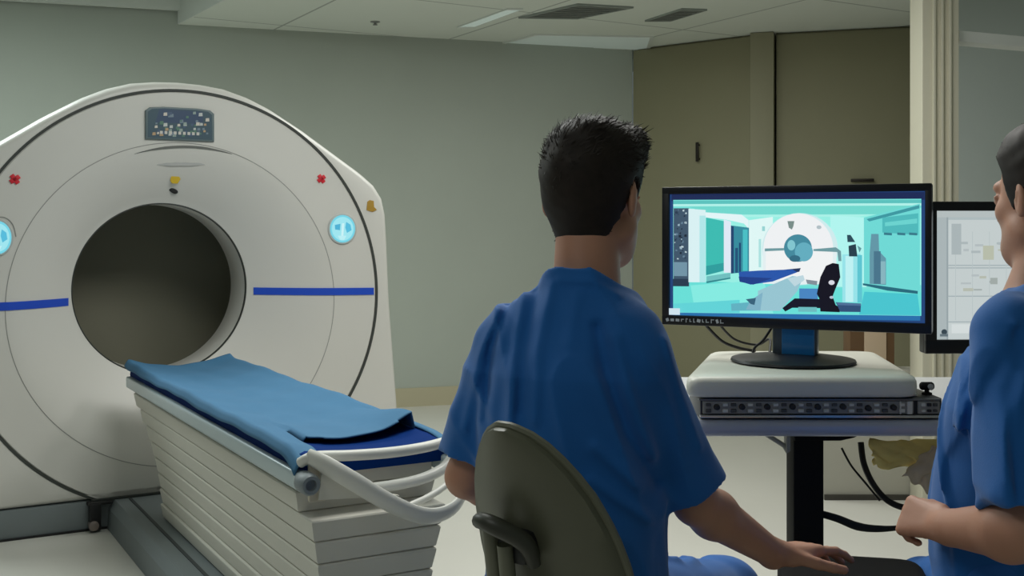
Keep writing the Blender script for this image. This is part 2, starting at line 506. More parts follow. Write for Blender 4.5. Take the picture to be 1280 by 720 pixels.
# ---------------------------------------------------------------- the scanner
G0 = Vector((-1.46, 4.81, 0)); gc, gs = math.cos(GA), math.sin(GA)
def gp(px, py, gy=0.0):
    """photo direction met with the plane gy in the scanner's own axes"""
    k = (px-640)/FPX
    t = (k*(G0.y+gc*gy)-G0.x+gs*gy)/(gc-gs*k)
    Y = G0.y+gs*t+gc*gy
    return Vector((t, gy, CAMZ-(py-HZ)/FPX*Y))
M_shell = mat('scanner_white_plastic', rgb(214, 212, 206), 0.38, var=0.01, vscale=2)
M_seam = mat('dark_seam', rgb(60, 64, 60), 0.6)
M_seam2 = mat('faint_seam', rgb(150, 150, 146), 0.6)
M_bore = mat('bore_shade_closure', rgb(136, 134, 116), 0.7, bump=0.01)  # olive tone stands in for the shade beyond the bore
M_base = mat('slate_grey_base', rgb(118, 126, 128), 0.5, var=0.02, vscale=4)
M_blk = mat('black_plastic', rgb(22, 22, 24), 0.45)
gan = empty('ct_scanner', G0, GA)
tag(gan, 'large white ring-shaped scanner with blue stripes and a dark round bore', 'scanner')
N = 180
ZB = 0.122
half = [(0, 1.885), (.1, 1.881), (.2, 1.868), (.3, 1.838), (.4, 1.793), (.55, 1.705), (.72, 1.592), (.84, 1.512), (.91, 1.455), (.95, 1.395), (.968, 1.32), (.976, 1.2), (.99, .9), (1.03, .4), (1.04, .12), (0, .12)]
C0 = (0.035, 0.93)
def outline(th):
    dx, dz = math.cos(th), math.sin(th); s = 1 if dx >= 0 else -1; dx = abs(dx)
    best = None
    for (x0, z0), (x1, z1) in zip(half, half[1:]):
        z0 -= C0[1]; z1 -= C0[1]
        ex, ez = x1-x0, z1-z0
        det = dx*(-ez)+ex*dz
        if abs(det) < 1e-9: continue
        t = (x0*(-ez)+ex*z0)/det
        u = (dx*z0-dz*x0)/det
        if t > 0 and -1e-6 <= u <= 1+1e-6 and (best is None or t < best): best = t
    return s*dx*best, dz*best
TH = [2*PI*k/N+0.001 for k in range(N)]
OUT = [outline(t) for t in TH]
def loop_out(gy, inset=0.0):
    L = []
    for (x, z) in OUT:
        l = math.hypot(x, z); f = (l-inset)/l
        L.append(Vector((C0[0]+x*f, gy, max(C0[1]+z*f, ZB))))
    return L
def loop_c(r, gy, cx, cz, clamp=True):
    return [Vector((cx+math.cos(t)*r, gy, max(cz+math.sin(t)*r, ZB) if clamp else cz+math.sin(t)*r)) for t in TH]
mb = MB()
mb.loft([loop_out(0.80, 0.35), loop_out(0.78, 0.06), loop_out(0.70, 0.012), loop_out(0.05, 0.0), loop_out(0.02, 0.006), loop_out(0.006, 0.016), loop_out(0.0, 0.03), loop_c(0.905, 0.0, .05, .947), loop_c(0.900, 0.014, .05, .947), loop_c(0.893, 0.014, .05, .947)], cap0=True)
mb.build('outer_cover', M_shell, gan, recalc=True)
mb = MB(); mb.loft([loop_c(0.9045, 0.012, .05, .947), loop_c(0.9045, -0.0015, .05, .947), loop_c(0.8935, -0.0015, .05, .947), loop_c(0.8935, 0.012, .05, .947)])
mb.build('seam_ring', M_seam, gan)
# front panel: flat ring, then a cone that sinks towards the bore
def funnel(f):                                   # f 0 at the inner seam, 1 at the bore
    return (0.695+(0.385-0.695)*f, 0.125*f**1.5, 0.04+(-0.012-0.04)*f, 0.925+(0.987-0.925)*f)
loops = [loop_c(0.893, 0.02, .05, .947), loop_c(0.893, 0.004, .05, .947), loop_c(0.888, 0.0, .05, .947)]
for k in range(1, 5):
    u = k/5; loops.append(loop_c(0.888+(0.697-0.888)*u, 0.0, .05-.01*u, .947-.022*u))
for k in range(0, 13):
    r_, gy, cx, cz = funnel(k/12); loops.append(loop_c(r_, gy, cx, cz))
r_, gy, cx, cz = funnel(1)
loops += [loop_c(r_-0.008, gy+0.004, cx, cz), loop_c(r_-0.012, gy+0.014, cx, cz)]
mb = MB(); mb.loft(loops); mb.build('front_panel', M_shell, gan)
mb = MB(); mb.loft([loop_c(0.6975, -0.0008, .04, .925), loop_c(0.6945, -0.0012, .04, .925), loop_c(0.6935, 0.003, .04, .925)])
mb.build('inner_seam', M_seam2, gan)
bc = (cx, cz)
mb = MB(); mb.loft([loop_c(0.3765, gy+0.006, *bc), loop_c(0.372, gy+0.004, *bc), loop_c(0.3705, gy+0.010, *bc), loop_c(0.3705, gy+0.016, *bc), loop_c(0.378, gy+0.018, *bc)])
mb.build('bore_seam', M_seam, gan)
mb = MB(); mb.loft([loop_c(0.374, gy+0.014, *bc), loop_c(0.371, gy+0.02, *bc), loop_c(0.371, gy+0.24, *bc), loop_c(0.375, gy+0.255, *bc), loop_c(0.395, gy+0.26, *bc)])
mb.build('bore_ring', M_shell, gan)
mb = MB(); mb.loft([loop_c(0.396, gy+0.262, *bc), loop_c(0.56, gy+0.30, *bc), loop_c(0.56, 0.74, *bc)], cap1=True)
mb.build('bore_shade_closure', M_bore, gan)  # added closing shell in place of the shaded wall behind the scanner
# blue stripes that follow the front panel at a fixed height
def panel_gy(x, z):
    for i in range(0, 101):
        f = i/100; r_, gy, cx, cz = funnel(f)
        if math.hypot(x-cx, z-cz) >= r_: return gy
    return 0.125
M_blue = mat('royal_blue_stripe', rgb(32, 78, 200), 0.4)
def stripe(x0, x1, z0, z1, hh):
    mb = MB(); n = 28; A, B, Cc, D = [], [], [], []
    for k in range(n+1):
        x = x0+(x1-x0)*k/n; zc = z0+(z1-z0)*k/n; g = panel_gy(x, zc)-0.004
        A.append(Vector((x, g, zc-hh))); B.append(Vector((x, g, zc+hh))); Cc.append(Vector((x, g+0.012, zc+hh))); D.append(Vector((x, g+0.012, zc-hh)))
    vs = [[mb.bm.verts.new(p) for p in (A[k], B[k], Cc[k], D[k])] for k in range(n+1)]
    for a, b_ in zip(vs, vs[1:]):
        for i in range(4): mb.bm.faces.new([a[i], a[(i+1) % 4], b_[(i+1) % 4], b_[i]])
    mb.bm.faces.new(vs[0]); mb.bm.faces.new(vs[-1])
    mb.build('stripe', M_blue, gan)
sl, sr = gp(-40, 386), gp(86, 378, .11); stripe(sl.x, sr.x, gp(20, 383).z, gp(86, 377.5, .11).z, 0.0165)
sl, sr = gp(318, 364, .10), gp(467, 364); stripe(sl.x, sr.x, gp(318, 364, .10).z, sr.z, 0.0165)
# display, crosses, pads, stickers
def on_panel(px, py):
    gy = 0.0
    for _ in range(4):
        p = gp(px, py, gy); gy = panel_gy(p.x, p.z)
    return gp(px, py, gy)
M_disp = mat_picture('display_picture', 0.55)
def panel_picture(name, box, polys, parent, m=M_disp, off=-0.006, thick=0.012, frame=None):
    pass
a = gp(181, 174); b_ = gp(267, 137)
mb = MB()
dw, dh = (b_.x-a.x), (b_.z-a.z); cx_, cz_ = (a.x+b_.x)/2, (a.z+b_.z)/2
pts = [(-dw/2, -dh/2), (dw/2, -dh/2), (dw/2, dh*.36), (dw*.44, dh*.46), (dw*.25, dh*.5), (-dw*.25, dh*.5), (-dw*.44, dh*.46), (-dw/2, dh*.36)]
mb.prism([(p[0], p[1]) for p in pts], 0, 0.016, bevel=0.004)
Mx = Matrix.Translation((cx_, 0.004, cz_)) @ Matrix.Rotation(PI/2, 4, 'X')
dsp = mb.build('display', mat('display_bezel', rgb(96, 112, 116), 0.35), gan, M=Mx)
polys = [((62, 88, 98), [(x*.93, y*.9) for x, y in pts])]
polys.append(((56, 78, 104), [(-dw*.36, dh*.02), (dw*.33, dh*.02), (dw*.33, dh*.40), (-dw*.30, dh*.42)]))
rr = random.Random(3)
for k in range(60):
    x = rr.uniform(-.40, .40)*dw; y = rr.uniform(-.36, .02)*dh if k < 44 else rr.uniform(.0, .36)*dh
    s = rr.uniform(.014, .030)*dw; c = rr.choice([(196, 204, 196), (150, 170, 160), (186, 160, 120), (120, 140, 150), (90, 130, 110), (210, 206, 190), (74, 96, 120)])
    polys.append((c, [(x-s, y-s*.9), (x+s, y-s*.7), (x+s*.9, y+s), (x-s*.8, y+s*.8)]))
for k in range(9):
    x = (-.30+.066*k)*dw; polys.append(((206, 206, 194), [(x, -.33*dh), (x+.04*dw, -.33*dh), (x+.04*dw, -.24*dh), (x, -.24*dh)]))
picture('display_screen', polys, Matrix.Translation((cx_, -0.0125, cz_)), M_disp, dsp)
M_red = mat('red_mark', rgb(214, 36, 52), 0.5)
for (px, py) in ((18.5, 224), (401.5, 223.5)):
    p = gp(px, py); s = 0.021
    mb = MB()
    for ang in (PI/4+.15, -PI/4+.15):
        mb.box((p.x, -0.002, p.z), (s*2, 0.008, s*.85), 0.002, rot=Euler((0, ang, 0)).to_matrix())
    mb.build('cross_mark', M_red, gan)
M_cyan = mat_picture('lit_pad_picture', 0.95)
def disc(cx, cz, rx, rz, n=28, a0=0): return [(cx+rx*math.cos(2*PI*k/n+a0), cz+rz*math.sin(2*PI*k/n+a0)) for k in range(n)]
for (px, py, rx, rz) in ((427.5, 286, 0.062, 0.064), (-3, 297, 0.050, 0.066)):
    p = gp(px, py)
    Mx = Matrix.Translation((p.x, 0.003, p.z)) @ Matrix.Rotation(PI/2, 4, 'X')
    mb = MB(); mb.prism(disc(0, 0, rx+.008, rz+.008), 0, 0.010, bevel=0.003); pad = mb.build('control_pad', mat('pad_rim', rgb(188, 192, 190), 0.4), gan, M=Mx)
    pp = [((118, 214, 232), disc(0, 0, rx, rz)), ((160, 232, 242), disc(0, 0, rx*.86, rz*.86)),
          ((74, 178, 214), [(-rx*.62, rz*.28), (-rx*.18, rz*.36), (-rx*.22, -rz*.1), (-rx*.6, -rz*.05)]),
          ((84, 190, 222), [(rx*.28, rz*.5), (rx*.62, rz*.3), (rx*.7, -rz*.1), (rx*.34, -rz*.3), (rx*.2, rz*.1)]),
          ((206, 246, 250), [(-rx*.05, rz*.4), (rx*.12, rz*.4), (rx*.05, -rz*.5), (-rx*.12, -rz*.5)]),
          ((190, 242, 248), [(-rx*.4, -rz*.5), (rx*.3, -rz*.5), (rx*.12, -rz*.8), (-rx*.2, -rz*.8)])]
    picture('pad_face', pp, Matrix.Translation((p.x, -0.0085, p.z)), M_cyan, pad)
    # thin moulded line beside the pad
    if px < 0:
        mb = MB(); mb.tube([gp(-12, 272)+Vector((0, -.001, 0)), gp(6, 272)+Vector((0, -.001, 0)), gp(16, 281)+Vector((0, -.001, 0)), gp(20, 296)+Vector((0, -.001, 0))], 0.002, n=6)
        mb.build('moulded_line', M_seam2, gan)
p = on_panel(218.5, 222)
mb = MB(); mb.prism([(-.020, -.014), (-.012, -.026), (.012, -.026), (.024, -.006), (.014, .012), (.004, .028), (-.004, .028), (-.014, .012)], 0, 0.006, bevel=0.001)
Mx = Matrix.Translation(p+Vector((0, 0.002, 0))) @ Matrix.Rotation(PI/2, 4, 'X')
mb.build('warning_sticker', mat('yellow_sticker', rgb(206, 172, 30), 0.5), gan, M=Mx)
p = on_panel(216.5, 238)
mb = MB(); mb.lathe([(0.001, -.012), (.014, -.012), (.02, -.006), (.022, 0), (.014, .006)], n=20, M=Matrix.Rotation(0.5, 4, 'Y') @ Matrix.Scale(0.55, 4, (0, 0, 1)) @ Matrix.Rotation(PI/2, 4, 'X'))
mb.build('laser_port', M_blk, gan, M=Matrix.Translation(p+Vector((0, -0.002, 0))))
p = gp(464.5, 257)
mb = MB(); mb.prism([(-.026, -.022), (.004, -.030), (.026, -.020), (.012, -.006), (.010, .022), (-.010, .026), (-.022, .018)], 0, 0.005, bevel=0.001)
mb.build('warning_sticker', mat('amber_sticker', rgb(176, 138, 52), 0.5), gan, M=Matrix.Translation(p+Vector((0, 0.002, 0))) @ Matrix.Rotation(PI/2, 4, 'X'))
# curved slot above the bore and the shallow recess under it
def arc_strip(pxs, name, m, hw, lift=0.002):
    mb = MB(); up, dn, bu, bd = [], [], [], []
    n = len(pxs)
    for i, (px, py) in enumerate(pxs):
        p = on_panel(px, py); t = hw*min(1.0, 3.2*min(i, n-1-i)/n+0.12)
        up.append(p+Vector((0, -lift, t))); dn.append(p+Vector((0, -lift, -t)))
    for k in range(n): bu.append(up[k]+Vector((0, .012, 0))); bd.append(dn[k]+Vector((0, .012, 0)))
    vs = [[mb.bm.verts.new(q) for q in (up[k], dn[k], bd[k], bu[k])] for k in range(n)]
    for a, b_ in zip(vs, vs[1:]):
        for i in range(4): mb.bm.faces.new([a[i], a[(i+1) % 4], b_[(i+1) % 4], b_[i]])
    mb.build(name, m, gan)
arc = [(168+122*k/16, 183.5+9.0*((k-8)/8)**2) for k in range(17)]
arc_strip(arc, 'slot', mat('slot_grey', rgb(104, 106, 102), 0.6), 0.0055)
arc2 = [(196+60*k/10, 204+2.0*((k-5)/5)**2) for k in range(11)]
arc_strip(arc2, 'recess', mat('recess_grey', rgb(176, 176, 174), 0.6), 0.011)
# plinth
mb = MB(); mb.box((0.05, -0.004, 0.1235), (0.76, 0.014, 0.010), 0.002); mb.build('bottom_seam', M_seam, gan)
mb = MB(); mb.box((0.035, 0.40, 0.0605), (2.12, 0.80, 0.119), 0.008); mb.build('plinth', M_base, gan)
mb = MB(); mb.box((0.035, 0.02, 0.004), (2.13, 0.06, 0.008)); mb.build('plinth_foot', M_blk, gan)
p = at_z(119, 656, 0.03); L = local_of(gan) @ p
mb = MB(); mb.box((L.x, -0.028, 0.062), (0.045, 0.05, 0.11), 0.006); mb.box((L.x+.02, -0.02, 0.115), (0.10, 0.045, 0.012), 0.004); br_ = mb.build('bracket', M_blk, gan)
mb = MB(); mb.lathe([(0.016, -.03), (.020, -.026), (.020, .012), (.01, .016)], n=18, M=Matrix.Rotation(PI/2, 4, 'X'), c=(L.x-.008, -0.05, 0.030)); mb.build('bracket_bolt', mat('grey_bolt', rgb(140, 128, 122), 0.4, 0.4), br_)

# ---------------------------------------------------------------- floor track
trk = empty('floor_track', G0, GA); tag(trk, 'slate grey floor track running out from under the scanner', 'track')
mb = MB()
prof = [(-.268, .001), (-.262, .085), (-.238, .118), (.238, .118), (.262, .085), (.268, .001)]
mb.loft([[Vector((x, gy, z)) for x, z in prof] for gy in (-0.012, -3.1)], cap0=True, cap1=True)
mb.build('track_body', M_base, trk, smooth=0)
mb = MB(); mb.box((-.178, -1.55, .1195), (.012, 3.05, .003)); mb.build('groove', mat('dark_groove', rgb(52, 58, 60), 0.6), trk)

# ---------------------------------------------------------------- patient table
tab = empty('patient_table', G0, GA)
tag(tab, 'white patient table with a layered base in front of the scanner', 'table')
M_tab = mat('table_cover_white', rgb(212, 209, 198), 0.5, var=0.015, vscale=3)
nl = 8; z0 = 0.122; hz = (0.585-z0)/nl
for i in range(nl):
    u = i/(nl-1)
    w_ = 0.142+0.054*u**1.6; far = -0.42+0.235*u**2.2; near = -2.215-0.040*u
    zc = z0+hz*i
    if i == nl-1: near = -2.165
    mb = MB()
    pl = [(-w_, far), (w_, far), (w_, near), (-w_, near)]
    def ring(s, z): return [Vector((x-math.copysign(s, x), y-(s if y > -1 else -s), z)) for x, y in pl]
    tmp = [ring(.013, zc+.0005), ring(.009, zc+.004), ring(.001, zc+hz*.78), ring(0.0, zc+hz*.90), ring(.002, zc+hz-.002), ring(.006, zc+hz-.0005)]
    mb.loft(tmp, cap0=True, cap1=True)
    mb.build('cover_layer', M_tab, tab, smooth=math.radians(25))
# cradle pan under the mattress, rails, end plate
mb = MB(); mb.prism([(-.185, -.165), (.185, -.165), (.185, -2.165), (-.185, -2.165)], 0.5855, 0.628, bevel=0.006); mb.build('cradle', M_tab, tab)
M_rail = mat('pale_blue_grey_rail', rgb(182, 196, 200), 0.35, metal=0.15)
M_cap = mat('grey_end_cap', rgb(132, 140, 144), 0.5)
for s in (-1, 1):
    mb = MB(); mb.box((s*.205, -1.205, .626), (.034, 2.10, .046), 0.010, seg=3); rl = mb.build('side_rail', M_rail, tab)
    mb = MB(); mb.lathe([(.024, 0), (.027, .008), (.027, .05), (.022, .058), (.014, .058), (.014, .045)], n=20, M=Matrix.Rotation(PI/2, 4, 'X'), c=(s*.205, -2.245, .628)); mb.build('end_cap', M_cap, rl)
M_bar = mat('white_tube', rgb(216, 215, 208), 0.35)
mb = MB(); mb.tube([(-.208, -2.235, .672), (-.185, -2.27, .690), (-.10, -2.300, .690), (0, -2.315, .690), (.10, -2.305, .692), (.19, -2.27, .696), (.215, -2.235, .694)], 0.0135, n=14); mb.build('upper_crossbar', M_bar, tab)
mb = MB(); mb.tube([(-.195, -2.26, .690), (-.17, -2.31, .675), (-.12, -2.36, .640), (-.05, -2.40, .592), (.02, -2.42, .556), (.08, -2.42, .546), (.14, -2.40, .560), (.19, -2.35, .595), (.214, -2.29, .635), (.212, -2.24, .650)], [.020, .024, .025, .024, .023, .023, .022, .020, .018, .015], n=14, flat=0.55); mb.build('loop_handle', M_bar, tab)
mb = MB(); mb.tube([(-.07, -2.33, .610), (.0, -2.335, .612), (.08, -2.325, .617), (.15, -2.30, .630), (.205, -2.255, .650)], 0.014, n=12); mb.build('lower_crossbar', M_bar, tab)
mb = MB(); mb.tube([(.02, -2.385, .570), (.08, -2.37, .582), (.14, -2.345, .600), (.19, -2.31, .628)], 0.0085, n=10); mb.build('inner_bar', M_bar, tab)
mb = MB(); mb.prism([(-.192, -2.242), (-.150, -2.242), (-.150, -2.256), (-.192, -2.256)], 0.575, 0.685, bevel=0.003); mb.build('end_post', mat('cream_post', rgb(202, 192, 172), 0.5), tab)
mb = MB(); mb.loft([[Vector(p) for p in L] for L in ([(-.172, -2.262, .580), (.03, -2.30, .575), (-.03, -2.31, .592), (-.165, -2.275, .672)], [(-.172, -2.248, .580), (.03, -2.286, .575), (-.03, -2.296, .592), (-.165, -2.261, .672)])], cap0=True, cap1=True); mb.build('end_plate', M_tab, tab)
# mattress
M_navy = mat('navy_vinyl', rgb(4, 44, 108), 0.8, spec=0.08, bump=0.02)
def dish(x): return 0.030*(x/0.215)**2
mb = MB()
loops = []
xs = [-.20+.40*k/20 for k in range(21)]
for gy, zz in ((-.155, 0), (-.158, .006), (-.17, .010), (-1.9, .010), (-2.13, .010), (-2.205, .004), (-2.215, -.006)):
    top = [Vector((x, gy, .662+dish(x)+zz-.005*(1 if abs(x) > .195 else 0))) for x in xs]
    loops.append(top+[Vector((.205, gy, .655)), Vector((.20, gy, .632)), Vector((-.20, gy, .632)), Vector((-.205, gy, .655))])
mb.loft(loops, cap0=True, cap1=True); mb.build('mattress', M_navy, tab)
# sheet lying on the mattress
M_sheet = mat('steel_blue_sheet', rgb(58, 110, 147), 0.8, bump=0.06, bscale=240, var=0.03, vscale=9)
nx, ny = 56, 190
X0, X1, Y0, Y1 = -.236, .232, -.148, -2.235
def sheet_pt(i, j):
    u = i/nx; v = j/ny
    x = X0+(X1-X0)*u; gy = Y0+(Y1-Y0)*v
    z = .676+dish(x)
    z += .0022*math.sin(9*gy+7*x)+.0016*math.sin(23*gy-13*x)+.0012*math.sin(50*x+6*gy)
    if gy > -.25: z += .012*((gy+.25)/.1)**2*(0.4+abs(x)/.215)*.6
    ax = abs(x)
    if ax > .208:                                # over the edges
        t = (ax-.208)/.03; z -= .036*t**1.2; x = math.copysign(.208+(ax-.208)*.55, x)
    # the loose flap near the foot end
    m = max(0, min(1, (-gy-1.62)/.42)); m = m*m*(3-2*m)
    c = max(0, 1-((x-.165)/.075)**2) if x > .05 else 0
    if -.135 < x < .178: z += m*(.012+.030*max(0, (x-.02)/.16)**2)
    if x >= .178: z -= .006*m
    if gy < -2.12 and x < -.10: z -= .030*((-gy-2.12)/.1)**2; x -= .0
    if gy < -2.12 and x > .15: z -= .016*((-gy-2.12)/.1)**2
    return Vector((x, gy, z))
mb = MB()
grid = {}
def sheet_keep(i, j):
    x = X0+(X1-X0)*(i+.5)/nx; gy = Y0+(Y1-Y0)*(j+.5)/ny
    if -.135 < x < .178:
        lim = -2.075+.03*((x)/.15)**2 - (.0 if x < .05 else .02*(x-.05)/.12)
        return gy > lim
    if .160 < x < .192 and gy < -1.93: return False
    if -.16 < x < -.135: return gy > -2.235 and not (gy < -1.93 and x > -.143)
    return True
for i in range(nx):
    for j in range(ny):
        if not sheet_keep(i, j): continue
        f = []
        for a, c in ((i, j), (i+1, j), (i+1, j+1), (i, j+1)):
            x = X0+(X1-X0)*a/nx
            if (a, c) not in grid: grid[(a, c)] = mb.bm.verts.new(sheet_pt(a, c))
            f.append(grid[(a, c)])
        mb.bm.faces.new(f)
sh = mb.build('bed_sheet', M_sheet, None, smooth=math.radians(70))
sh.location = G0; sh.rotation_euler = (0, 0, GA)
tag(sh, 'steel blue sheet spread on the patient table, its foot end turned up', 'sheet')
md = sh.modifiers.new('thick', 'SOLIDIFY'); md.thickness = 0.004; md.offset = 1
# ---------------------------------------------------------------- desk
DZ = 0.80
M_top = mat('pale_desk_laminate', rgb(196, 198, 200), 0.35)
M_edge = mat('brushed_aluminium_edge', rgb(176, 180, 196), 0.30, metal=0.15)
M_black = mat('black_steel', rgb(18, 18, 19), 0.65, spec=0.2)
desk = empty('desk', (0.95, 2.62, 0)); tag(desk, 'long silver-edged workstation desk on black steel legs', 'desk')
MD = Matrix.Translation((-0.95, -2.62, 0))
mb = MB(); mb.prism([(.30, 2.635), (1.95, 2.635), (1.95, 3.40), (.30, 3.40)], DZ-.036, DZ, bevel=0.003); mb.build('tabletop', M_top, desk, M=MD)
mb = MB()
loops = []
for x in (.298, 1.952):
    loops.append([Vector((x, 2.638-.020*math.sin(a), DZ-.019+.0195*math.cos(a))) for a in [PI*k/10 for k in range(11)]])
mb.loft(loops, cap0=True, cap1=True); mb.build('front_edge', M_edge, desk, M=MD)
for lx in (.735, 1.62):
    mb = MB(); mb.box((lx+.018, 2.88, .395), (.078, .078, .73), 0.006); lg = mb.build('leg', M_black, desk, M=MD)
    mb = MB(); mb.box((lx+.018, 2.88, .0155), (.10, .70, .03), 0.008); mb.build('foot', M_black, lg, M=MD)
    mb = MB()
    tmp = [(-.045, .0), (.20, .0), (.12, -.042), (.085, -.05), (-.03, -.05)]
    Mx = Matrix.Translation((lx+.012, 2.92, DZ-.037)) @ Matrix.Rotation(PI/2, 4, 'X')
    mb.prism(tmp, 0, 0.085, bevel=0.003, M=Mx); mb.build('top_bracket', M_black, lg, M=MD)
mb = MB(); mb.box((1.15, 3.05, .738), (1.2, .06, .05), 0.004); mb.build('crossbeam', M_black, desk, M=MD)
p = at(968, 548, 2.80)
mb = MB(); mb.tube([p+Vector((-.028, 0, .015)), p+Vector((.024, 0, -.018)), p+Vector((.034, 0, -.034))], 0.006, n=8, smooth=False); mb.box(p+Vector((.032, 0, -.004)), (.01, .03, .05), .002)
mb.build('edge_bracket', mat('pale_bracket', rgb(150, 150, 142), 0.5), desk, M=MD)

# control console under the riser
con = empty('control_console', (.73, 2.71, DZ)); tag(con, 'low dark control console full of keys on the desk under the white riser', 'console')
MC = Matrix.Translation((-.73, -2.71, -DZ))
M_con = mat('console_charcoal', rgb(46, 46, 50), 0.4)
mb = MB(); mb.box((.73, 2.725, DZ+.0258), (.572, .16, .050), 0.005); mb.build('case', M_con, con, M=MC)
M_face = mat('console_panel_grey', rgb(150, 148, 140), 0.45)
mb = MB(); mb.box((.698, 2.642, DZ+.029), (.496, .008, .030), 0.002); face = mb.build('face_panel', M_face, con, M=MC)
mb = MB(); mb.box((.982, 2.642, DZ+.029), (.052, .008, .030), 0.002); face2 = mb.build('face_panel', M_face, con, M=MC)
mb = MB(); mb.box((.725, 2.638, DZ+.0085), (.565, .014, .006), 0.001); mb.build('chrome_strip', mat('chrome_strip', rgb(196, 196, 192), 0.25, 0.7), con, M=MC)
mb = MB(); mb.box((.725, 2.642, DZ+.0475), (.57, .012, .004), 0.001); mb.build('upper_lip', mat('lip_grey', rgb(118, 118, 120), 0.35, 0.4), con, M=MC)
rr = random.Random(5)
M_key = [mat('key_pale', rgb(206, 205, 196), 0.5), mat('key_dark', rgb(28, 28, 30), 0.4), mat('key_mid', rgb(74, 74, 72), 0.5)]
for k in range(24):
    x = .462+.0198*k
    mb = MB()
    if k % 3 == 1:
        mb.lathe([(.0075, 0), (.0065, .010), (.003, .012)], n=12, M=Matrix.Rotation(PI/2, 4, 'X'), c=(x, 2.638, DZ+.030+rr.uniform(-.002, .002)))
        mb.build('knob', M_key[1], face, M=MC)
    else:
        mb.box((x, 2.636, DZ+.036), (.012, .008, .007), .0015); mb.box((x, 2.636, DZ+.022), (.013, .008, .008), .0015)
        mb.build('key', M_key[0 if k % 3 else 2], face, M=MC)
for k in range(3):
    mb = MB(); mb.box((.968+.014*k, 2.636, DZ+.036), (.009, .008, .008), .0015); mb.box((.968+.014*k, 2.636, DZ+.022), (.009, .008, .006), .0015)
    mb.build('key', M_key[k], face2, M=MC)
mb = MB(); mb.box((.914, 2.637, DZ+.029), (.004, .006, .030), .001); mb.box((.936, 2.637, DZ+.029), (.012, .006, .030), .001); mb.build('divider', M_key[0], face, M=MC)

# white riser
ris = empty('monitor_riser', (.72, 2.9, DZ)); tag(ris, 'white rounded riser on the desk under the large monitor', 'riser')
MR = Matrix.Translation((-.72, -2.9, -DZ))
M_ris = mat('riser_white', rgb(216, 215, 204), 0.35)
def rounded(pts, rad, n=6):
    out = []
    m = len(pts)
    for i in range(m):
        p0, p1, p2 = Vector(pts[i-1]), Vector(pts[i]), Vector(pts[(i+1) % m])
        a = p1+(p0-p1).normalized()*rad; b_ = p1+(p2-p1).normalized()*rad
        for k in range(n+1):
            t = k/n; out.append(((1-t)**2*a+2*t*(1-t)*p1+t*t*b_))
    return out
RZ = 0.906
plan = rounded([(.402, 2.618), (.955, 2.618), (1.035, 3.19), (.565, 3.19)], 0.045)
cen = sum(plan, Vector((0, 0)))/len(plan)
def ins(s): return [cen+(p-cen)*(1-s) for p in plan]
lp = [(0.05, RZ-.052), (.02, RZ-.050), (.004, RZ-.042), (0, RZ-.030), (.004, RZ-.016), (.02, RZ-.008), (.06, RZ-.003), (.14, RZ), (.6, RZ)]
mb = MB(); mb.loft([[Vector((q.x, q.y, z)) for q in ins(s)] for s, z in lp], cap0=True, cap1=True); mb.build('top_slab', M_ris, ris, smooth=math.radians(60), M=MR)
for pts in ([(.50, 2.86), (.53, 2.86), (.57, 3.12), (.54, 3.12)], [(.945, 2.86), (.975, 2.86), (1.0, 3.12), (.97, 3.12)]):
    mb = MB(); mb.prism(pts, DZ+.0005, RZ-.05, bevel=.004); mb.build('support', M_ris, ris, M=MR)
mb = MB(); mb.prism(rounded([(.925, 2.66), (.965, 2.66), (1.0, 2.86), (.95, 2.86)], .012), DZ+.0520, RZ-.049, bevel=.004); mb.build('corner_foot', M_ris, ris, M=MR)

# monitors
def monitor(name_label, A, B, zb, zt, bez, polys_fn, strength, base, group=None):
    """A, B: left and right edges in plan"""
    A = Vector(A); B = Vector(B); c = (A+B)/2; d = B-A; W = d.length; H = zt-zb
    r = empty('monitor', (c.x, c.y, base['z']), math.atan2(d.y, d.x)); tag(r, name_label, 'monitor')
    z0 = zb-base['z']
    Mb = mat('monitor_black', rgb(17, 17, 22), 0.35)
    mb = MB(); mb.box((0, .022, z0+H/2), (W, .034, H), 0.006, seg=3); mb.box((0, .050, z0+H/2), (W*.6, .05, H*.55), 0.02, seg=3); mb.build('housing', Mb, r)
    l, rg, bt, tp = bez
    mb = MB()
    def bar(x0, x1, y0, y1): mb.box(((x0+x1)/2, .001, z0+(y0+y1)/2), (x1-x0, .014, y1-y0), .003)
    bar(-W/2, W/2, 0, bt); bar(-W/2, W/2, H-tp, H); bar(-W/2, -W/2+l, bt-.002, H-tp+.002); bar(W/2-rg, W/2, bt-.002, H-tp+.002)
    bz = mb.build('bezel', Mb, r)
    sw, sh_ = W-l-rg, H-bt-tp
    polys = polys_fn(sw, sh_)
    mp = mat_picture('screen_picture', strength)
    picture('screen', polys, Matrix.Translation((-W/2+l, 0.0045, z0+bt)), mp, r)
    return r, bz, z0, W, H
def crop_poly(pts):
    """points read off the photographed screen, made 0..1 over the screen"""
    out = []
    for x, y in pts:
        u = (x-120)/1028; t = 88-8*u; b_ = 608+20*u
        out.append((u, 1-(y-t)/(b_-t)))
    return out
def R4(x0, y0, x1, y1): return [(x0, y0), (x1, y0), (x1, y1), (x0, y1)]
def circ(cx, cy, rx, ry, n=40, a0=0, a1=2*PI): return [(cx+rx*math.cos(a0+(a1-a0)*k/n), cy+ry*math.sin(a0+(a1-a0)*k/n)) for k in range(n)]
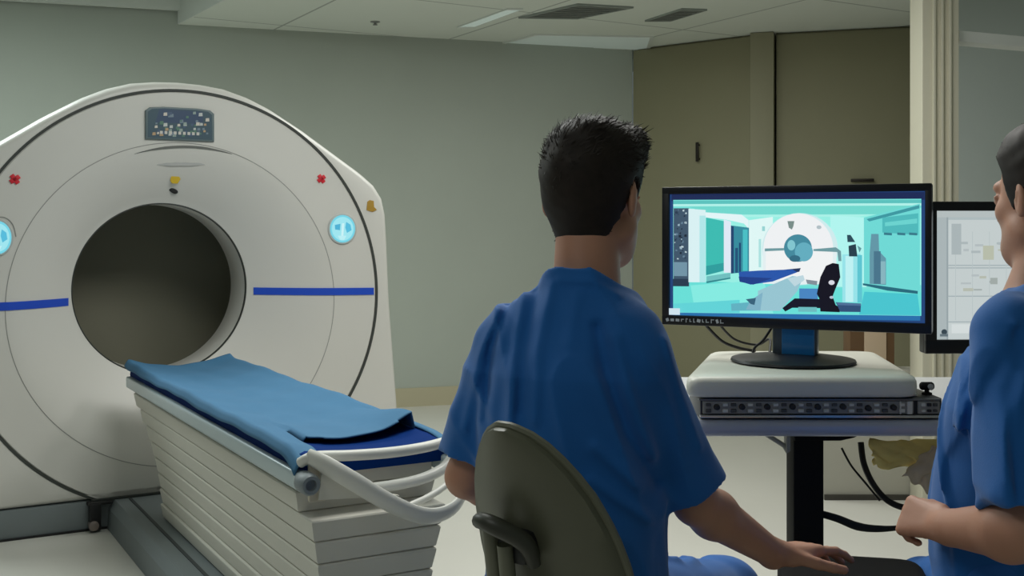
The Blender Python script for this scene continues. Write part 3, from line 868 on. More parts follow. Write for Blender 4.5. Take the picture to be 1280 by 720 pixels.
def scan_room_picture(w_, h_):
    P = []
    def a(c, pts): P.append((c, pts))
    a((34, 66, 118), R4(120, 80, 1148, 628))
    a((26, 40, 84), R4(126, 84, 1146, 116))
    a((40, 110, 170), R4(134, 590, 1130, 618))
    a((118, 222, 214), R4(134, 112, 1134, 598))
    a((150, 238, 226), R4(134, 150, 1134, 470))
    a((90, 192, 188), R4(134, 116, 1134, 130)); a((176, 240, 232), R4(134, 130, 1134, 140)); a((112, 214, 204), [(200, 140), (1134, 140), (1000, 176), (290, 176)])
    a((168, 240, 230), [(400, 176), (960, 176), (900, 186), (440, 186)])
    # floor
    a((104, 222, 214), [(134, 470), (300, 462), (1134, 500), (1134, 596), (134, 596)])
    a((132, 234, 224), [(210, 480), (520, 455), (560, 596), (230, 596)])
    a((72, 196, 206), [(920, 500), (1120, 508), (1130, 596), (900, 596)])
    a((96, 210, 214), [(134, 560), (420, 540), (420, 596), (134, 596)])
    # left strip of small pictures
    a((62, 84, 104), R4(136, 148, 204, 484))
    q = random.Random(11)
    for _ in range(46):
        x = q.uniform(140, 192); y = q.uniform(152, 436); s = q.uniform(4, 11)
        a(q.choice([(24, 36, 52), (150, 176, 190), (96, 124, 144), (186, 206, 212), (40, 58, 78)]), [(x, y), (x+s, y+q.uniform(-3, 3)), (x+s*.9, y+s), (x-1, y+s*.8)])
    a((112, 146, 164), R4(140, 380, 198, 440)); a((38, 56, 76), R4(136, 452, 204, 484))
    # white pillar, teal panel, dark door
    a((216, 240, 242), [(204, 150), (278, 156), (278, 466), (204, 466)]); a((176, 230, 232), R4(252, 180, 278, 466))
    a((226, 244, 246), [(278, 166), (430, 176), (460, 200), (460, 236), (440, 214), (360, 196), (278, 188)])
    a((58, 186, 176), [(280, 188), (356, 204), (356, 416), (280, 436)]); a((44, 156, 156), [(280, 396), (356, 382), (356, 416), (280, 436)])
    a((110, 190, 190), [(282, 440), (384, 424), (384, 448), (282, 468)]); a((48, 134, 140), [(282, 462), (384, 444), (384, 450), (282, 470)])
    a((222, 232, 244), [(356, 196), (386, 206), (386, 424), (356, 424)])
    a((52, 138, 156), [(386, 222), (462, 232), (462, 420), (386, 428)]); a((30, 66, 108), [(386, 224), (398, 226), (398, 426), (386, 428)]); a((30, 80, 118), R4(404, 318, 416, 424)); a((26, 70, 112), R4(420, 296, 428, 424)); a((72, 190, 196), R4(436, 240, 456, 416))
    a((222, 246, 244), [(462, 200), (560, 186), (560, 420), (462, 424)]); a((170, 224, 222), R4(502, 280, 512, 400)); a((150, 210, 210), R4(516, 226, 528, 246))
    # bright wall at the right of the scanner, then the far right wall
    a((176, 244, 238), [(790, 180), (930, 190), (930, 480), (790, 480)])
    a((110, 216, 212), [(920, 190), (1130, 132), (1130, 500), (920, 470)]); a((60, 150, 160), [(930, 196), (1128, 138), (1128, 152), (940, 206)])
    a((78, 184, 186), [(990, 190), (1124, 172), (1124, 262), (990, 252)]); a((106, 210, 206), [(1000, 210), (1120, 194), (1120, 214), (1000, 226)])
    for x in (996, 1046, 1090): a((54, 120, 136), [(x, 252), (x+30, 254), (x+30, 264), (x, 262)])
    a((38, 104, 122), [(916, 464), (1122, 494), (1122, 506), (1010, 494), (916, 472)])
    a((98, 150, 166), [(948, 258), (976, 258), (978, 330), (1004, 360), (1004, 470), (942, 466), (942, 340)]); a((72, 116, 138), R4(958, 330, 984, 466)); a((134, 180, 190), R4(984, 372, 1002, 466))
    # scanner
    a((206, 234, 236), circ(668, 322, 152, 152)+[]); a((238, 240, 242), circ(662, 322, 140, 150)); a((226, 238, 240), R4(520, 322, 814, 470)); a((240, 242, 242), R4(532, 330, 800, 456))
    a((108, 152, 158), [(528, 320), (606, 318), (606, 328), (528, 332)]); a((108, 152, 158), [(724, 322), (812, 314), (832, 330), (834, 372), (822, 372), (818, 334), (724, 330)])
    a((120, 140, 136), [(620, 204), (648, 204), (644, 226), (638, 240), (626, 232)]); a((176, 190, 196), circ(746, 230, 10, 8, 12))
    a((66, 136, 156), circ(662, 318, 56, 58)); a((98, 172, 190), circ(686, 334, 36, 40)); a((50, 106, 128), circ(650, 362, 22, 14)); a((128, 196, 206), circ(636, 306, 16, 22))
    a((30, 50, 90), [(600, 410), (674, 402), (668, 418), (610, 426)])
    # blue couch and white table
    a((38, 84, 168), [(420, 420), (500, 414), (640, 408), (660, 420), (560, 460), (470, 474), (424, 460)]); a((28, 60, 134), [(420, 440), (560, 446), (480, 474), (424, 462)])
    a((96, 176, 192), [(388, 556), (470, 548), (500, 584), (390, 586)]); a((150, 196, 208), [(500, 500), (640, 436), (684, 440), (660, 500), (590, 584), (500, 584)]); a((126, 176, 196), [(470, 540), (520, 506), (510, 584), (450, 580)]); a((188, 214, 222), [(620, 446), (684, 432), (690, 452), (650, 480)]); a((54, 96, 120), [(450, 536), (492, 530), (486, 560), (470, 556)])
    a((72, 132, 192), R4(668, 488, 742, 532)); a((130, 142, 152), [(694, 450), (740, 456), (738, 474), (700, 468)])
    # dark base and dark figure-like block
    a((16, 14, 32), [(600, 572), (650, 530), (760, 532), (760, 570), (640, 570), (612, 586)]); a((108, 186, 190), R4(664, 566, 738, 586))
    a((14, 10, 24), [(774, 392), (800, 380), (824, 384), (830, 440), (812, 486), (800, 520), (812, 556), (828, 566), (828, 586), (752, 584), (748, 530), (738, 510), (752, 440)]); a((214, 216, 226), circ(796, 462, 12, 10, 14)); a((180, 190, 206), circ(796, 524, 8, 6, 12))
    a((48, 78, 118), [(812, 544), (910, 548), (908, 584), (830, 584)]); a((78, 110, 150), [(814, 544), (910, 548), (910, 558), (820, 556)])
    # round column and dark items on it
    a((150, 226, 232), [(838, 344), (908, 340), (912, 544), (838, 544)]); a((190, 240, 242), R4(850, 350, 880, 542)); a((92, 196, 208), R4(896, 346, 914, 544))
    a((40, 72, 86), [(856, 262), (870, 262), (888, 292), (858, 292)]); a((36, 60, 74), [(862, 308), (890, 300), (896, 352), (864, 352)]); a((96, 150, 156), [(896, 306), (912, 318), (904, 336)])
    a((206, 226, 236), R4(122, 578, 170, 606))
    return [(c, [(u*w_, v*h_) for u, v in crop_poly(pts)]) for c, pts in P]
mA = at(828, 320, 3.0); mB = at(1165, 320, 2.72)
mon, bz, z0, W, H = monitor('large black monitor showing a teal picture of a scan room', (mA.x, mA.y), (mB.x, mB.y), .994, 1.361, (.020, .016, .026, .019), scan_room_picture, 1.0, dict(z=RZ+.0005))
# small pale characters on the lower bezel
mb = MB()
rr = random.Random(9)
x = -W/2+.012
for k in range(13):
    cw = rr.uniform(.005, .011); zc = z0+.0135; hh = rr.uniform(.007, .011)
    if k < 3 or k in (7, 11):
        mb.box((x+cw/2, -.0068, zc), (cw, .0012, hh), .0005, rot=Euler((0, rr.uniform(-.5, .5), 0)).to_matrix())
    else:
        mb.box((x+.0012, -.0068, zc), (.0022, .0012, hh)); mb.box((x+cw*.55, -.0068, zc+rr.choice((-.5, .5))*hh*.7), (cw*.7, .0012, .0022))
    x += cw+.0042
mb.build('bezel_marks', mat('pale_print', rgb(196, 200, 206), 0.5), bz, smooth=0)
M_neck = mat('neck_grey', rgb(84, 92, 98), 0.3, 0.3)
mb = MB(); mb.prism(rounded([(-.055, .035), (.060, .035), (.060, .075), (-.055, .075)], .012), .010, z0+.08, bevel=.002); nk = mb.build('neck', M_neck, mon)
mb = MB(); mb.prism(rounded([(-.028, .024), (.055, .024), (.055, .0345), (-.028, .0345)], .004), .012, z0+.05, bevel=.002); mb.build('neck_reflection', mat('painted_blue_reflection', rgb(20, 128, 196), 0.3, coat=.3), nk)  # blue reflection on the neck, put in as a coloured plate
mb = MB(); mb.lathe([(.150, 0), (.158, .004), (.156, .009), (.12, .014), (.06, .020), (.001, .021)], n=44, c=(.0, .03, 0)); mb.build('stand_base', mat('base_black', rgb(24, 26, 30), 0.4), mon)

def sheet_picture(w_, h_):
    P = [((214, 224, 224), R4(0, 0, 1, 1)), ((186, 198, 200), R4(.0, 0, .045, 1)), ((164, 178, 182), R4(.045, 0, .052, 1)), ((198, 208, 208), R4(0, .0, 1, .05)), ((190, 204, 206), R4(.052, .05, 1, .07))]
    q = random.Random(4)
    for y in (.42, .44, .66, .86): P.append(((176, 190, 194), R4(.05, y, 1, y+.008)))
    for k in range(13): P.append(((200, 212, 213), R4(.08+.07*k, .16, .083+.07*k, .85)))
    for _ in range(46):
        x = q.uniform(.08, .92); y = q.choice([.20, .25, .30, .35, .50, .55, .60]) + q.uniform(-.01, .01); s = q.uniform(.015, .05)
        P.append((q.choice([(188, 200, 202), (196, 206, 208), (178, 188, 186), (198, 204, 190), (170, 184, 190)]), R4(x, y, x+s, y+q.uniform(.012, .03))))
    P += [((200, 206, 186), R4(.19, .27, .235, .38)), ((176, 186, 182), R4(.22, .52, .25, .57)), ((186, 198, 200), R4(.06, .10, .10, .34)), ((60, 76, 86), circ(.03, .94, .012, .022, 12)), ((110, 126, 134), R4(.012, .955, .045, .975)), ((150, 164, 168), R4(.20, .965, .24, .985)), ((232, 240, 240), R4(.06, .88, 1, .95))]
    return [(c, [(u*w_, (1-v)*h_) for u, v in pts]) for c, pts in P]
n0 = at(1156, 340, 2.87); n1 = at(1500, 340, 2.87)
mon2, bz2, zz, W2, H2 = monitor('black monitor showing a pale table of records in front of the second technician', (n0.x, n0.y), (n0.x+.68, n0.y+.02), .930, 1.320, (.030, .022, .036, .024), sheet_picture, 0.80, dict(z=DZ+.0005))
mb = MB(); mb.box((0, .06, .13), (.09, .05, .24), .01); mb.build('neck', M_neck, mon2)
mb = MB(); mb.lathe([(.12, 0), (.125, .004), (.12, .010), (.05, .016), (.001, .017)], n=36, c=(0, .05, 0)); mb.build('stand_base', MATS['base_black'], mon2)
# bits on the console's right end
wc = empty('webcam', (1.000, 2.70, DZ+.0510)); tag(wc, 'small black webcam on the right end of the control console', 'webcam')
mb = MB(); mb.lathe([(.012, 0), (.012, .004), (.006, .006), (.005, .012)], n=18); mb.build('stand', M_black, wc)
mb = MB(); mb.lathe([(.007, -.016), (.010, -.012), (.010, .012), (.007, .016)], n=18, M=Matrix.Rotation(PI/2, 4, 'Y'), c=(0, 0, .020)); bd = mb.build('body', M_black, wc)
mb = MB(); mb.lathe([(.006, -.003), (.007, .003), (.004, .004)], n=16, M=Matrix.Rotation(PI/2, 4, 'X'), c=(.005, -.010, .020)); mb.build('lens', mat('pale_lens', rgb(176, 178, 174), 0.2), bd)
# cables
M_cab = mat('black_cable', rgb(14, 14, 15), 0.5)
def cable(pts, r, label, group, name='cable', flat=1.0):
    mb = MB(); mb.tube(pts, r, n=10, res=8, flat=flat); return tag(mb.build(name, M_cab), label, 'cable', group)
bk = RZ+.006
cable([at(880, 404, 3.06), at(902, 426, 3.08), at(924, 435, 3.09), Vector((at(944, 440, 3.10).x, 3.10, bk))], .0042, 'thick black cable drooping from the left of the large monitor to the riser', 'cables behind the large monitor')
cable([at(898, 404, 3.06), at(918, 424, 3.10), at(946, 431, 3.12), at(962, 424, 3.10), Vector((at(962, 436, 3.05).x, 3.05, bk))], .0034, 'thin black cable sagging in a loop behind the large monitor', 'cables behind the large monitor')
cable([at(968, 404, 3.03), at(955, 424, 3.04), at(944, 434, 3.05), Vector((at(941, 441, 3.05).x, 3.05, bk))], .0036, 'black cable dropping beside the blue-lit monitor neck', 'cables behind the large monitor')
cable([at(1076, 553, 3.02), at(1080, 580, 3.0), at(1092, 606, 2.98), at(1110, 626, 2.97), at(1134, 635, 2.96), at(1158, 630, 2.95), at(1200, 600, 2.95), at(1220, 556, 2.98)], .0085, 'thick black cable hanging in a deep loop under the desk', 'cables under the desk')
cable([at(1052, 560, 3.05), at(1064, 582, 3.04), at(1082, 604, 3.02), at(1100, 626, 3.0)], .0030, 'thin grey-black wire hanging below the desk bracket', 'cables under the desk')
cable([at(1018, 640, 2.90), at(1046, 648, 2.88), at(1072, 658, 2.87), at(1098, 661, 2.86), at(1130, 659, 2.86), at(1190, 650, 2.88), at(1278, 620, 2.90)], [.009, .010, .011, .009, .006, .005, .005], 'flat black cable strap running sideways from the desk leg', 'cables under the desk', flat=.7)
# yellow bag hanging under the desk
def crumple(name, pts, m, th, seed, parent=None, amp=.010):
    mb = MB(); q = random.Random(seed); n = 14
    C = [Vector(p) for p in pts]; g = []
    for i in range(n+1):
        row = []
        for j in range(n+1):
            u, v = i/n, j/n
            p = C[0]*(1-u)*(1-v)+C[1]*u*(1-v)+C[2]*u*v+C[3]*(1-u)*v
            e = min(u, 1-u)+min(v, 1-v)
            p = p+Vector((.004*math.sin(17*v+seed), amp*math.sin(9*u+5*v+seed)+.5*amp*math.sin(21*u-13*v), .006*math.sin(13*u+seed)*(1 if v > .5 else .3)))
            p.y -= .02*math.sin(PI*u)*math.sin(PI*v)
            row.append(mb.bm.verts.new(p))
        g.append(row)
    for i in range(n):
        for j in range(n): mb.bm.faces.new([g[i][j], g[i+1][j], g[i+1][j+1], g[i][j+1]])
    o = mb.build(name, m, parent, smooth=math.radians(70))
    md = o.modifiers.new('thick', 'SOLIDIFY'); md.thickness = th; md.offset = 0
    return o
bag = crumple('cloth_bag', [at(1086, 551, 2.84), at(1178, 551, 2.84), at(1176, 580, 2.82), at(1094, 584, 2.84)], mat('mustard_cloth', rgb(246, 220, 134), 0.85, bump=.1, bscale=90), .012, 2)
tag(bag, 'crumpled mustard yellow cloth bag hanging under the desk', 'bag')
crumple('paper_tag', [at(1166, 556, 2.80), at(1184, 566, 2.79), at(1160, 616, 2.78), at(1127, 592, 2.79)], mat('beige_paper', rgb(222, 200, 168), 0.8), .003, 5, bag, .005)
# document box standing on the low wall
bx = empty('document_box', (1.665, 5.23, .60)); tag(bx, 'brown and beige document box standing on the low wall behind the desk', 'box')
mb = MB(); mb.box((0, 0, .30), (.205, .11, .598), .004); mb.build('shell', mat('brown_board', rgb(98, 72, 44), 0.7, var=.05), bx)
mb = MB(); mb.box((.012, -.058, .30), (.10, .014, .59), .003); mb.build('front_panel', mat('pink_beige_board', rgb(196, 174, 148), 0.7), bx)
mb = MB(); mb.lathe([(.020, 0), (.024, .01), (.010, .02)], n=16, M=Matrix.Rotation(PI/2, 4, 'X'), c=(-.075, -.06, .50)); mb.build('knob', mat('beige_knob', rgb(180, 162, 130), .5), bx)
# ---------------------------------------------------------------- people
M_skin = mat('skin', rgb(196, 142, 116), 0.5, var=0.03, vscale=14, bump=0.02, bscale=260, sss=0.12)
M_hair = mat('dark_brown_hair', rgb(36, 27, 21), 0.6, var=0.2, vscale=60, spec=0.3)
M_scrub = mat('blue_scrub_cotton', rgb(12, 98, 176), 0.85, bump=0.05, bscale=320, var=0.04, vscale=11, sheen=0.2)
M_trou = mat('bright_blue_trousers', rgb(26, 104, 186), 0.85, bump=0.05, bscale=320, var=0.04, vscale=9, sheen=0.2)
M_shoe = mat('white_shoe', rgb(205, 205, 200), 0.5)
A3 = lambda v: np.array(v, float)
def yaw_axes(a):                       # a: turn to the right of straight ahead
    return A3((math.cos(a), -math.sin(a), 0)), A3((math.sin(a), math.cos(a), 0))
def head_frame(yaw, pitch=0.0, roll=0.0):
    M = (Matrix.Rotation(-yaw, 3, 'Z') @ Matrix.Rotation(pitch, 3, 'X') @ Matrix.Rotation(roll, 3, 'Y'))
    return np.array(M)
def noise3(P, f, seed):
    q = np.random.RandomState(seed); out = 0
    for _ in range(5):
        d = q.normal(size=3); d /= np.linalg.norm(d)
        out = out+np.sin((P[0]*d[0]+P[1]*d[1]+P[2]*d[2])*f*q.uniform(.6, 1.6)+q.uniform(0, 6.28))
    return out/5

def add_head(s, c, M, k=1.0):
    """c: centre of the head, M columns: right, forward, up"""
    W = lambda p: A3(c)+M @ (A3(p)*k)
    R = M.T
    E = lambda p, r, kk=.012, mode='u', RR=None: s.ell(W(p), [x*k for x in r], R if RR is None else RR, kk, mode)
    Cn = lambda a, b, ra, rb, kk=.01, mode='u': s.cone(W(a), W(b), ra*k, rb*k, kk, mode)
    E((0, -.012, .036), (.074, .094, .084), .02)
    E((0, .030, -.036), (.058, .058, .076), .03)
    E((0, .058, -.094), (.028, .026, .020), .03)
    for sx in (-1, 1):
        Cn((sx*.054, .0, -.062), (sx*.022, .058, -.096), .016, .014, .03)
        E((sx*.042, .056, -.020), (.015, .017, .014), .03); Cn((sx*.050, .020, -.050), (sx*.030, .062, -.080), .014, .010, .03)
    Cn((-.034, .080, .024), (.034, .080, .024), .011, .011, .015)
    for sx in (-1, 1):
        E((sx*.032, .097, .001), (.017, .014, .011), .012, 's')
        E((sx*.032, .079, .001), (.0125, .0125, .0115), .003)
        Cn((sx*.046, .076, .006), (sx*.018, .086, .008), .005, .004, .005)
    Cn((0, .088, .012), (0, .108, -.026), .008, .011, .012)
    for sx in (-1, 1): E((sx*.012, .100, -.031), (.009, .010, .008), .006)
    Cn((-.020, .086, -.056), (.020, .086, -.056), .0055, .0055, .008)
    Cn((-.017, .085, -.067), (.017, .085, -.067), .0065, .0065, .008)
    Cn((-.022, .094, -.0615), (.022, .094, -.0615), .0022, .0022, .003, 's')
    for sx in (-1, 1):
        T = M @ np.array(Matrix.Rotation(sx*.42, 3, 'Z') @ Matrix.Rotation(-.18, 3, 'X'))
        ec = (sx*.077, -.012, -.004)
        E(ec, (.0085, .019, .032), .006, 'u', T.T)
        o = W(ec)+T @ A3((sx*.010*k, .002*k, .004*k))
        s.ell(o, [.006*k, .011*k, .021*k], T.T, .004, 's')
        s.cone(W(ec)+T @ A3((sx*.004*k, .004*k, -.006*k)), W(ec)+T @ A3((sx*.006*k, -.006*k, .012*k)), .004*k, .003*k, .004)

def add_hand(s, wrist, d, back, thumb_side, curl, k=1.0, spread=.10, thumb_curl=.4, tt=.62):
    """wrist position, direction of the fingers, normal of the back of the hand; thumb_side +1/-1 along d x back"""
    d = A3(d)/np.linalg.norm(d); b = A3(back)-d*np.dot(A3(back), d); b /= np.linalg.norm(b); t = np.cross(d, b)*thumb_side
    P = lambda x, y, z: A3(wrist)+(d*x+t*y+b*z)*k
    # palm
    for y0, y1, ra, rb in ((.020, .030, .015, .0125), (.007, .010, .016, .013), (-.007, -.010, .016, .0125), (-.018, -.028, .014, .0115)):
        s.cone(P(.008, y0*.75, 0), P(.088, y1, .002), ra*k, rb*k, .012)
    s.cone(P(.02, .02, -.008), P(.055, .030, -.010), .017*k, .013*k, .012)
    # fingers: index to little
    for n, (y, L, r) in enumerate(((.030, (.044, .026, .021), .0093), (.010, (.048, .030, .022), .0096), (-.010, (.045, .028, .021), .0091), (-.028, (.035, .021, .018), .0080))):
        a = 0.0; p = P(.088, y, .002); sp = spread*(1.4-n)*.8
        cu = curl[n]
        for j, l in enumerate(L):
            a += cu[j]
            dirn = d*math.cos(a)*math.cos(sp)+t*math.sin(sp)-b*math.sin(a)
            q = p+dirn*l*k; rr_ = r*(1-.10*j)
            s.cone(p, q, rr_*k, rr_*.92*k, .0035)
            p = q
    # thumb from the side of the palm
    p = P(.022, .030, -.006); dd = d*.72+t*tt-b*.25; dd /= np.linalg.norm(dd)
    for j, (l, r) in enumerate(((.040, .0125), (.032, .0108), (.025, .0095))):
        q = p+dd*l*k; s.cone(p, q, r*k, r*.92*k, .006 if j == 0 else .0035); p = q
        dd = dd*math.cos(thumb_curl*.6)+(d*.9-t*.45)*math.sin(thumb_curl*.6); dd /= np.linalg.norm(dd)

def hair_blades(V, Qn, centre, M, rs, count, length, comb, width=.0022, lift=.18, seed=1):
    """thin tapered locks standing on the hair surface (one mesh with it)"""
    q = np.random.RandomState(seed)
    idx = q.choice(len(V), count, replace=True)
    verts, quads = [], []
    for i in idx:
        p = V[i]; n = Qn[i]; loc = M.T @ (p-A3(centre))
        L = length(loc)*q.uniform(.6, 1.3)
        if L <= 0: continue
        c = M @ A3(comb(loc)); dirn = c-n*np.dot(c, n); nn = np.linalg.norm(dirn)
        dirn = (dirn/nn if nn > 1e-6 else c)+q.normal(size=3)*.25
        side = np.cross(n, dirn); side /= max(np.linalg.norm(side), 1e-6); sw = q.normal()*.35
        p = p-n*.002; lf = lift*(.3 if loc[2] < .06 else 1.0)
        prev = None; w0 = width*q.uniform(.7, 1.4)
        for k_ in range(4):
            t = k_/3; pos = p+(n*lf*(t-.35*t*t)+dirn*(t*(.6+.4*t))+side*sw*t*t)*L
            wv = side*w0*(1-t*.92)
            a, b_ = len(verts), len(verts)+1
            verts += [pos-wv, pos+wv]
            if prev is not None: quads.append([prev[0], prev[1], b_, a])
            prev = (a, b_)
    return np.array(verts), np.array(quads, int)

def poly_sdf2(pts):
    P = np.array(pts, float); n = len(P)
    def fn(y, z):
        d2 = np.full(np.broadcast(y, z).shape, 1e9); sgn = np.ones(d2.shape)
        j = n-1
        for i in range(n):
            ex, ez = P[j]-P[i]; wx, wz = y-P[i][0], z-P[i][1]
            t = np.clip((wx*ex+wz*ez)/(ex*ex+ez*ez), 0, 1)
            d2 = np.minimum(d2, (wx-ex*t)**2+(wz-ez*t)**2)
            c1 = z >= P[i][1]; c2 = z < P[j][1]; c3 = ex*wz > ez*wx
            flip = (c1 & c2 & c3) | (~c1 & ~c2 & ~c3)
            sgn = np.where(flip, -sgn, sgn); j = i
        return sgn*np.sqrt(d2)
    return fn

def make_hair(c, M, k, outline, top, parent, seed, count, neck, length, comb, name='hair', tex=.006):
    lo = A3(c)-.16*k; hi = A3(c)+.17*k
    s = SDF(lo, hi, .0028)
    W = lambda p: A3(c)+M @ (A3(p)*k)
    s.ell(W((0, -.014, .038)), [.0835*k, .1025*k, .0945*k], M.T, .01)
    for (p, r) in top: s.ell(W(p), [x*k for x in r], M.T, .02)
    s.cone(W(neck[0]), W(neck[1]), neck[2]*k, neck[3]*k, .03)
    X, Y, Z = np.meshgrid(*s.ax, indexing='ij', sparse=True)
    l = [(M[0, i]*(X-c[0])+M[1, i]*(Y-c[1])+M[2, i]*(Z-c[2]))/k for i in range(3)]
    cut = poly_sdf2(outline)(l[1], l[2])*k+.005*noise3(l, 300, seed+5)
    fade = np.clip((-.01-l[2])/.07, 0, 1); s.F = (s.F+.0065*fade*fade).astype(np.float32)
    amp = np.clip((l[2]+.02)/.12, .15, 1.0)
    bump = noise3(l, 95, seed)*.5+noise3(l, 190, seed+1)*.5
    s.F = s.F-(tex*amp*bump).astype(np.float32)
    s.F = np.maximum(s.F, cut).astype(np.float32)
    V, Q = surface_nets(s.F, s.lo, s.h); V = relax(V, Q, 1)
    N_ = normals(V, Q)
    ex = hair_blades(V, N_, c, M, None, count, length, comb, seed=seed)
    o = mesh_np(name, V, Q, M_hair, parent, ex)
    return o

def folds_fn(folds):
    def fn(X, Y, Z):
        out = 0
        for a, b_, wd, amp in folds:
            out = out+amp*np.exp(-(np.maximum(f_cone(a, b_, 0, 0)(X, Y, Z), 0)/wd)**2)
        return out
    return fn

def folds2_fn(folds):
    """ridges (+) and creases (-) that run down the cloth on the side towards the room's front; each a line in x and z"""
    def fn(X, Y, Z):
        out = 0
        for line, dep, wd, amp in folds:
            if not isinstance(line, list):
                out = out+1.4*amp*np.exp(-(f_cone(line, dep, 0, 0)(X, Y, Z)/wd)**2); continue
            L = [at(px, py, dep) for px, py in line]; d = 9.0
            for a, b_ in zip(L, L[1:]):
                ex, ez = b_.x-a.x, b_.z-a.z
                t = np.clip(((X-a.x)*ex+(Z-a.z)*ez)/(ex*ex+ez*ez), 0, 1)
                d = np.minimum(d, np.sqrt((X-a.x-t*ex)**2+(Z-a.z-t*ez)**2))
            out = out+amp*np.exp(-(d/wd)**2)*(Y < dep+.14)
        return out
    return fn

def clothe(name, s, m, parent, folds, seed, it=2, amp=.0030, crease=.0065):
    X, Y, Z = np.meshgrid(*s.ax, indexing='ij', sparse=True)
    near = np.abs(s.F) < .03
    w_ = noise3((X, Y, Z*.45), 34, seed)*amp*1.6+noise3((X*1.1, Y, Z*.6), 75, seed+3)*amp*.7
    r1 = noise3((X+.25*Z, Y-.2*Z, Z*.55), 26, seed+7)
    w_ = w_+crease*(1-np.minimum(np.abs(r1)*3.0, 1.0))**1.5
    if folds: w_ = w_+folds2_fn(folds)(X, Y, Z)
    s.F = np.where(near, s.F-w_, s.F).astype(np.float32)
    return s.mesh(name, m, parent, it)

def person(label, P, hair_args):
    R, F = yaw_axes(P['yaw'])
    hM = head_frame(P['hyaw'], P.get('hpitch', 0), P.get('hroll', 0)); hc = A3(P['head']); hk = P.get('hk', 1.08)
    sh = A3(P['sh']); pel = A3(P['pel'])
    up = A3((0, 0, 1))
    pts = [hc, sh, pel]+[A3(p) for a in ('L', 'R') for p in P['arm'+a]]
    lo = np.min(pts, 0)-.16; hi = np.max(pts, 0)+.17
    for a in ('L', 'R'):
        tip = A3(P['arm'+a][2])+A3(P['hand'+a]['d'])/np.linalg.norm(P['hand'+a]['d'])*.2
        lo = np.minimum(lo, tip-.04); hi = np.maximum(hi, tip+.04)
    s = SDF(lo, hi, .0034)
    prof = [list(r) for r in P['trunk']]
    skin_prof = [(z, a-.022, b-.022, x, y) for z, a, b, x, y in prof if z < P['neckz']-.05]
    s.op(f_trunk(skin_prof, R, F), [min(r[3] for r in prof)-.22, min(r[4] for r in prof)-.22, prof[0][0]], [max(r[3] for r in prof)+.22, max(r[4] for r in prof)+.22, P['neckz']], .02)
    # neck
    W = lambda p: hc+hM @ (A3(p)*hk)
    nb = A3(P['neck'])
    s.cone(nb-up*.03, W((0, -.022, -.055)), .062, .056, .04)
    s.cone(nb-up*.03-R*.015, sh-R*.10-up*.03, .042, .03, .03); s.cone(nb-up*.03+R*.015, sh+R*.10-up*.03, .042, .03, .03)
    add_head(s, hc, hM, hk)
    for a, sx in (('L', -1), ('R', 1)):
        S, E, Wr = [A3(p) for p in P['arm'+a]]
        s.cone(S, E, .038, .036, .03); 
        s.cone(S, S+(E-S)*.1, .036, .038, .02)
        m1 = E+(Wr-E)*.22
        ak = P.get('ak', 1.0); s.cone(E, m1, .036*ak, .041*ak, .02); s.cone(m1, Wr, .041*ak, .0265*ak, .02)
        h = P['hand'+a]
        s.cone(Wr, Wr+A3(h['d'])/np.linalg.norm(h['d'])*.02, .026, .022, .015)
        add_hand(s, Wr+A3(h['d'])/np.linalg.norm(h['d'])*.012, h['d'], h['b'], h['t'], h['curl'], h.get('k', 1.0), h.get('spread', .1), h.get('tc', .4), h.get('tt', .62))
    body = s.mesh('person', M_skin, None, 1)
    tag(body, label, 'person')
    # shirt
    lo = np.array([min(r[3] for r in prof)-.24, min(r[4] for r in prof)-.24, prof[0][0]-.02]); hi = np.array([max(r[3] for r in prof)+.24, max(r[4] for r in prof)+.24, P['neckz']+.06])
    for a in ('L', 'R'):
        for p in P['arm'+a][:2]: lo = np.minimum(lo, A3(p)-.12); hi = np.maximum(hi, A3(p)+.12)
    s = SDF(lo, hi, .0042)
    s.op(f_trunk(prof, R, F), [min(r[3] for r in prof)-.22, min(r[4] for r in prof)-.22, prof[0][0]], [max(r[3] for r in prof)+.22, max(r[4] for r in prof)+.22, prof[-1][0]], .004)
    for sx in (-1, 1): s.cone(nb-up*.055+R*.045*sx, sh+R*sx*P.get('shw', .12)-up*.004, .042, .048, .05)
    for a in ('L', 'R'):
        S, E, Wr = [A3(p) for p in P['arm'+a]]; ra, rh, t = P['sleeve'+a]
        ax = (E-S)/np.linalg.norm(E-S); H = S+(E-S)*t
        ra2 = ra
        f = f_max(f_cone(S, S+(E-S)*(t+.25), ra2, rh+(rh-ra2)*.25), f_plane(H, ax))
        s.op(f, np.minimum(S, H)-.12, np.maximum(S, H)+.12, .022)
    for a in ('L', 'R'):
        S, E, Wr = [A3(p) for p in P['arm'+a]]; ra, rh, t = P['sleeve'+a]; H = S+(E-S)*t
        s.cone(S+(E-S)*(t-.12), S+(E-S)*(t+.3), .030, rh-.002, .006, 's')
    # neckline
    cn = nb+up*.006-F*.0; pn = up*.95+F*.42
    s.op(f_max(f_plane(cn, -pn), f_cone(cn-up*.1, cn+up*.1, .16, .16)), cn-.2, cn+.2, .006, 's')
    s.cone(nb-up*.035-F*.002, nb+up*.06+F*.02, .058, .069, .006, 's')
    clothe('scrub_shirt', s, M_scrub, body, P.get('folds'), P['seed'], 1)
    # neckline and sleeve bands are sewn edges of the shirt
    # trousers and shoes
    hips = [pel+R*.085*sx for sx in (-1, 1)]
    allp = [pel]+[A3(p) for a in ('L', 'R') for p in P['leg'+a]]
    s = SDF(np.min(allp, 0)-.16, np.max(allp, 0)+.16, .006)
    s.ell(pel+up*.0, [.165, .125, .10], np.array([R, F, up]), .03)
    for a, hp in (('L', hips[0]), ('R', hips[1])):
        K, An = [A3(p) for p in P['leg'+a]]
        s.cone(hp, K, .085, .066, .04); s.cone(K, An+up*.02, .066, .055, .03)
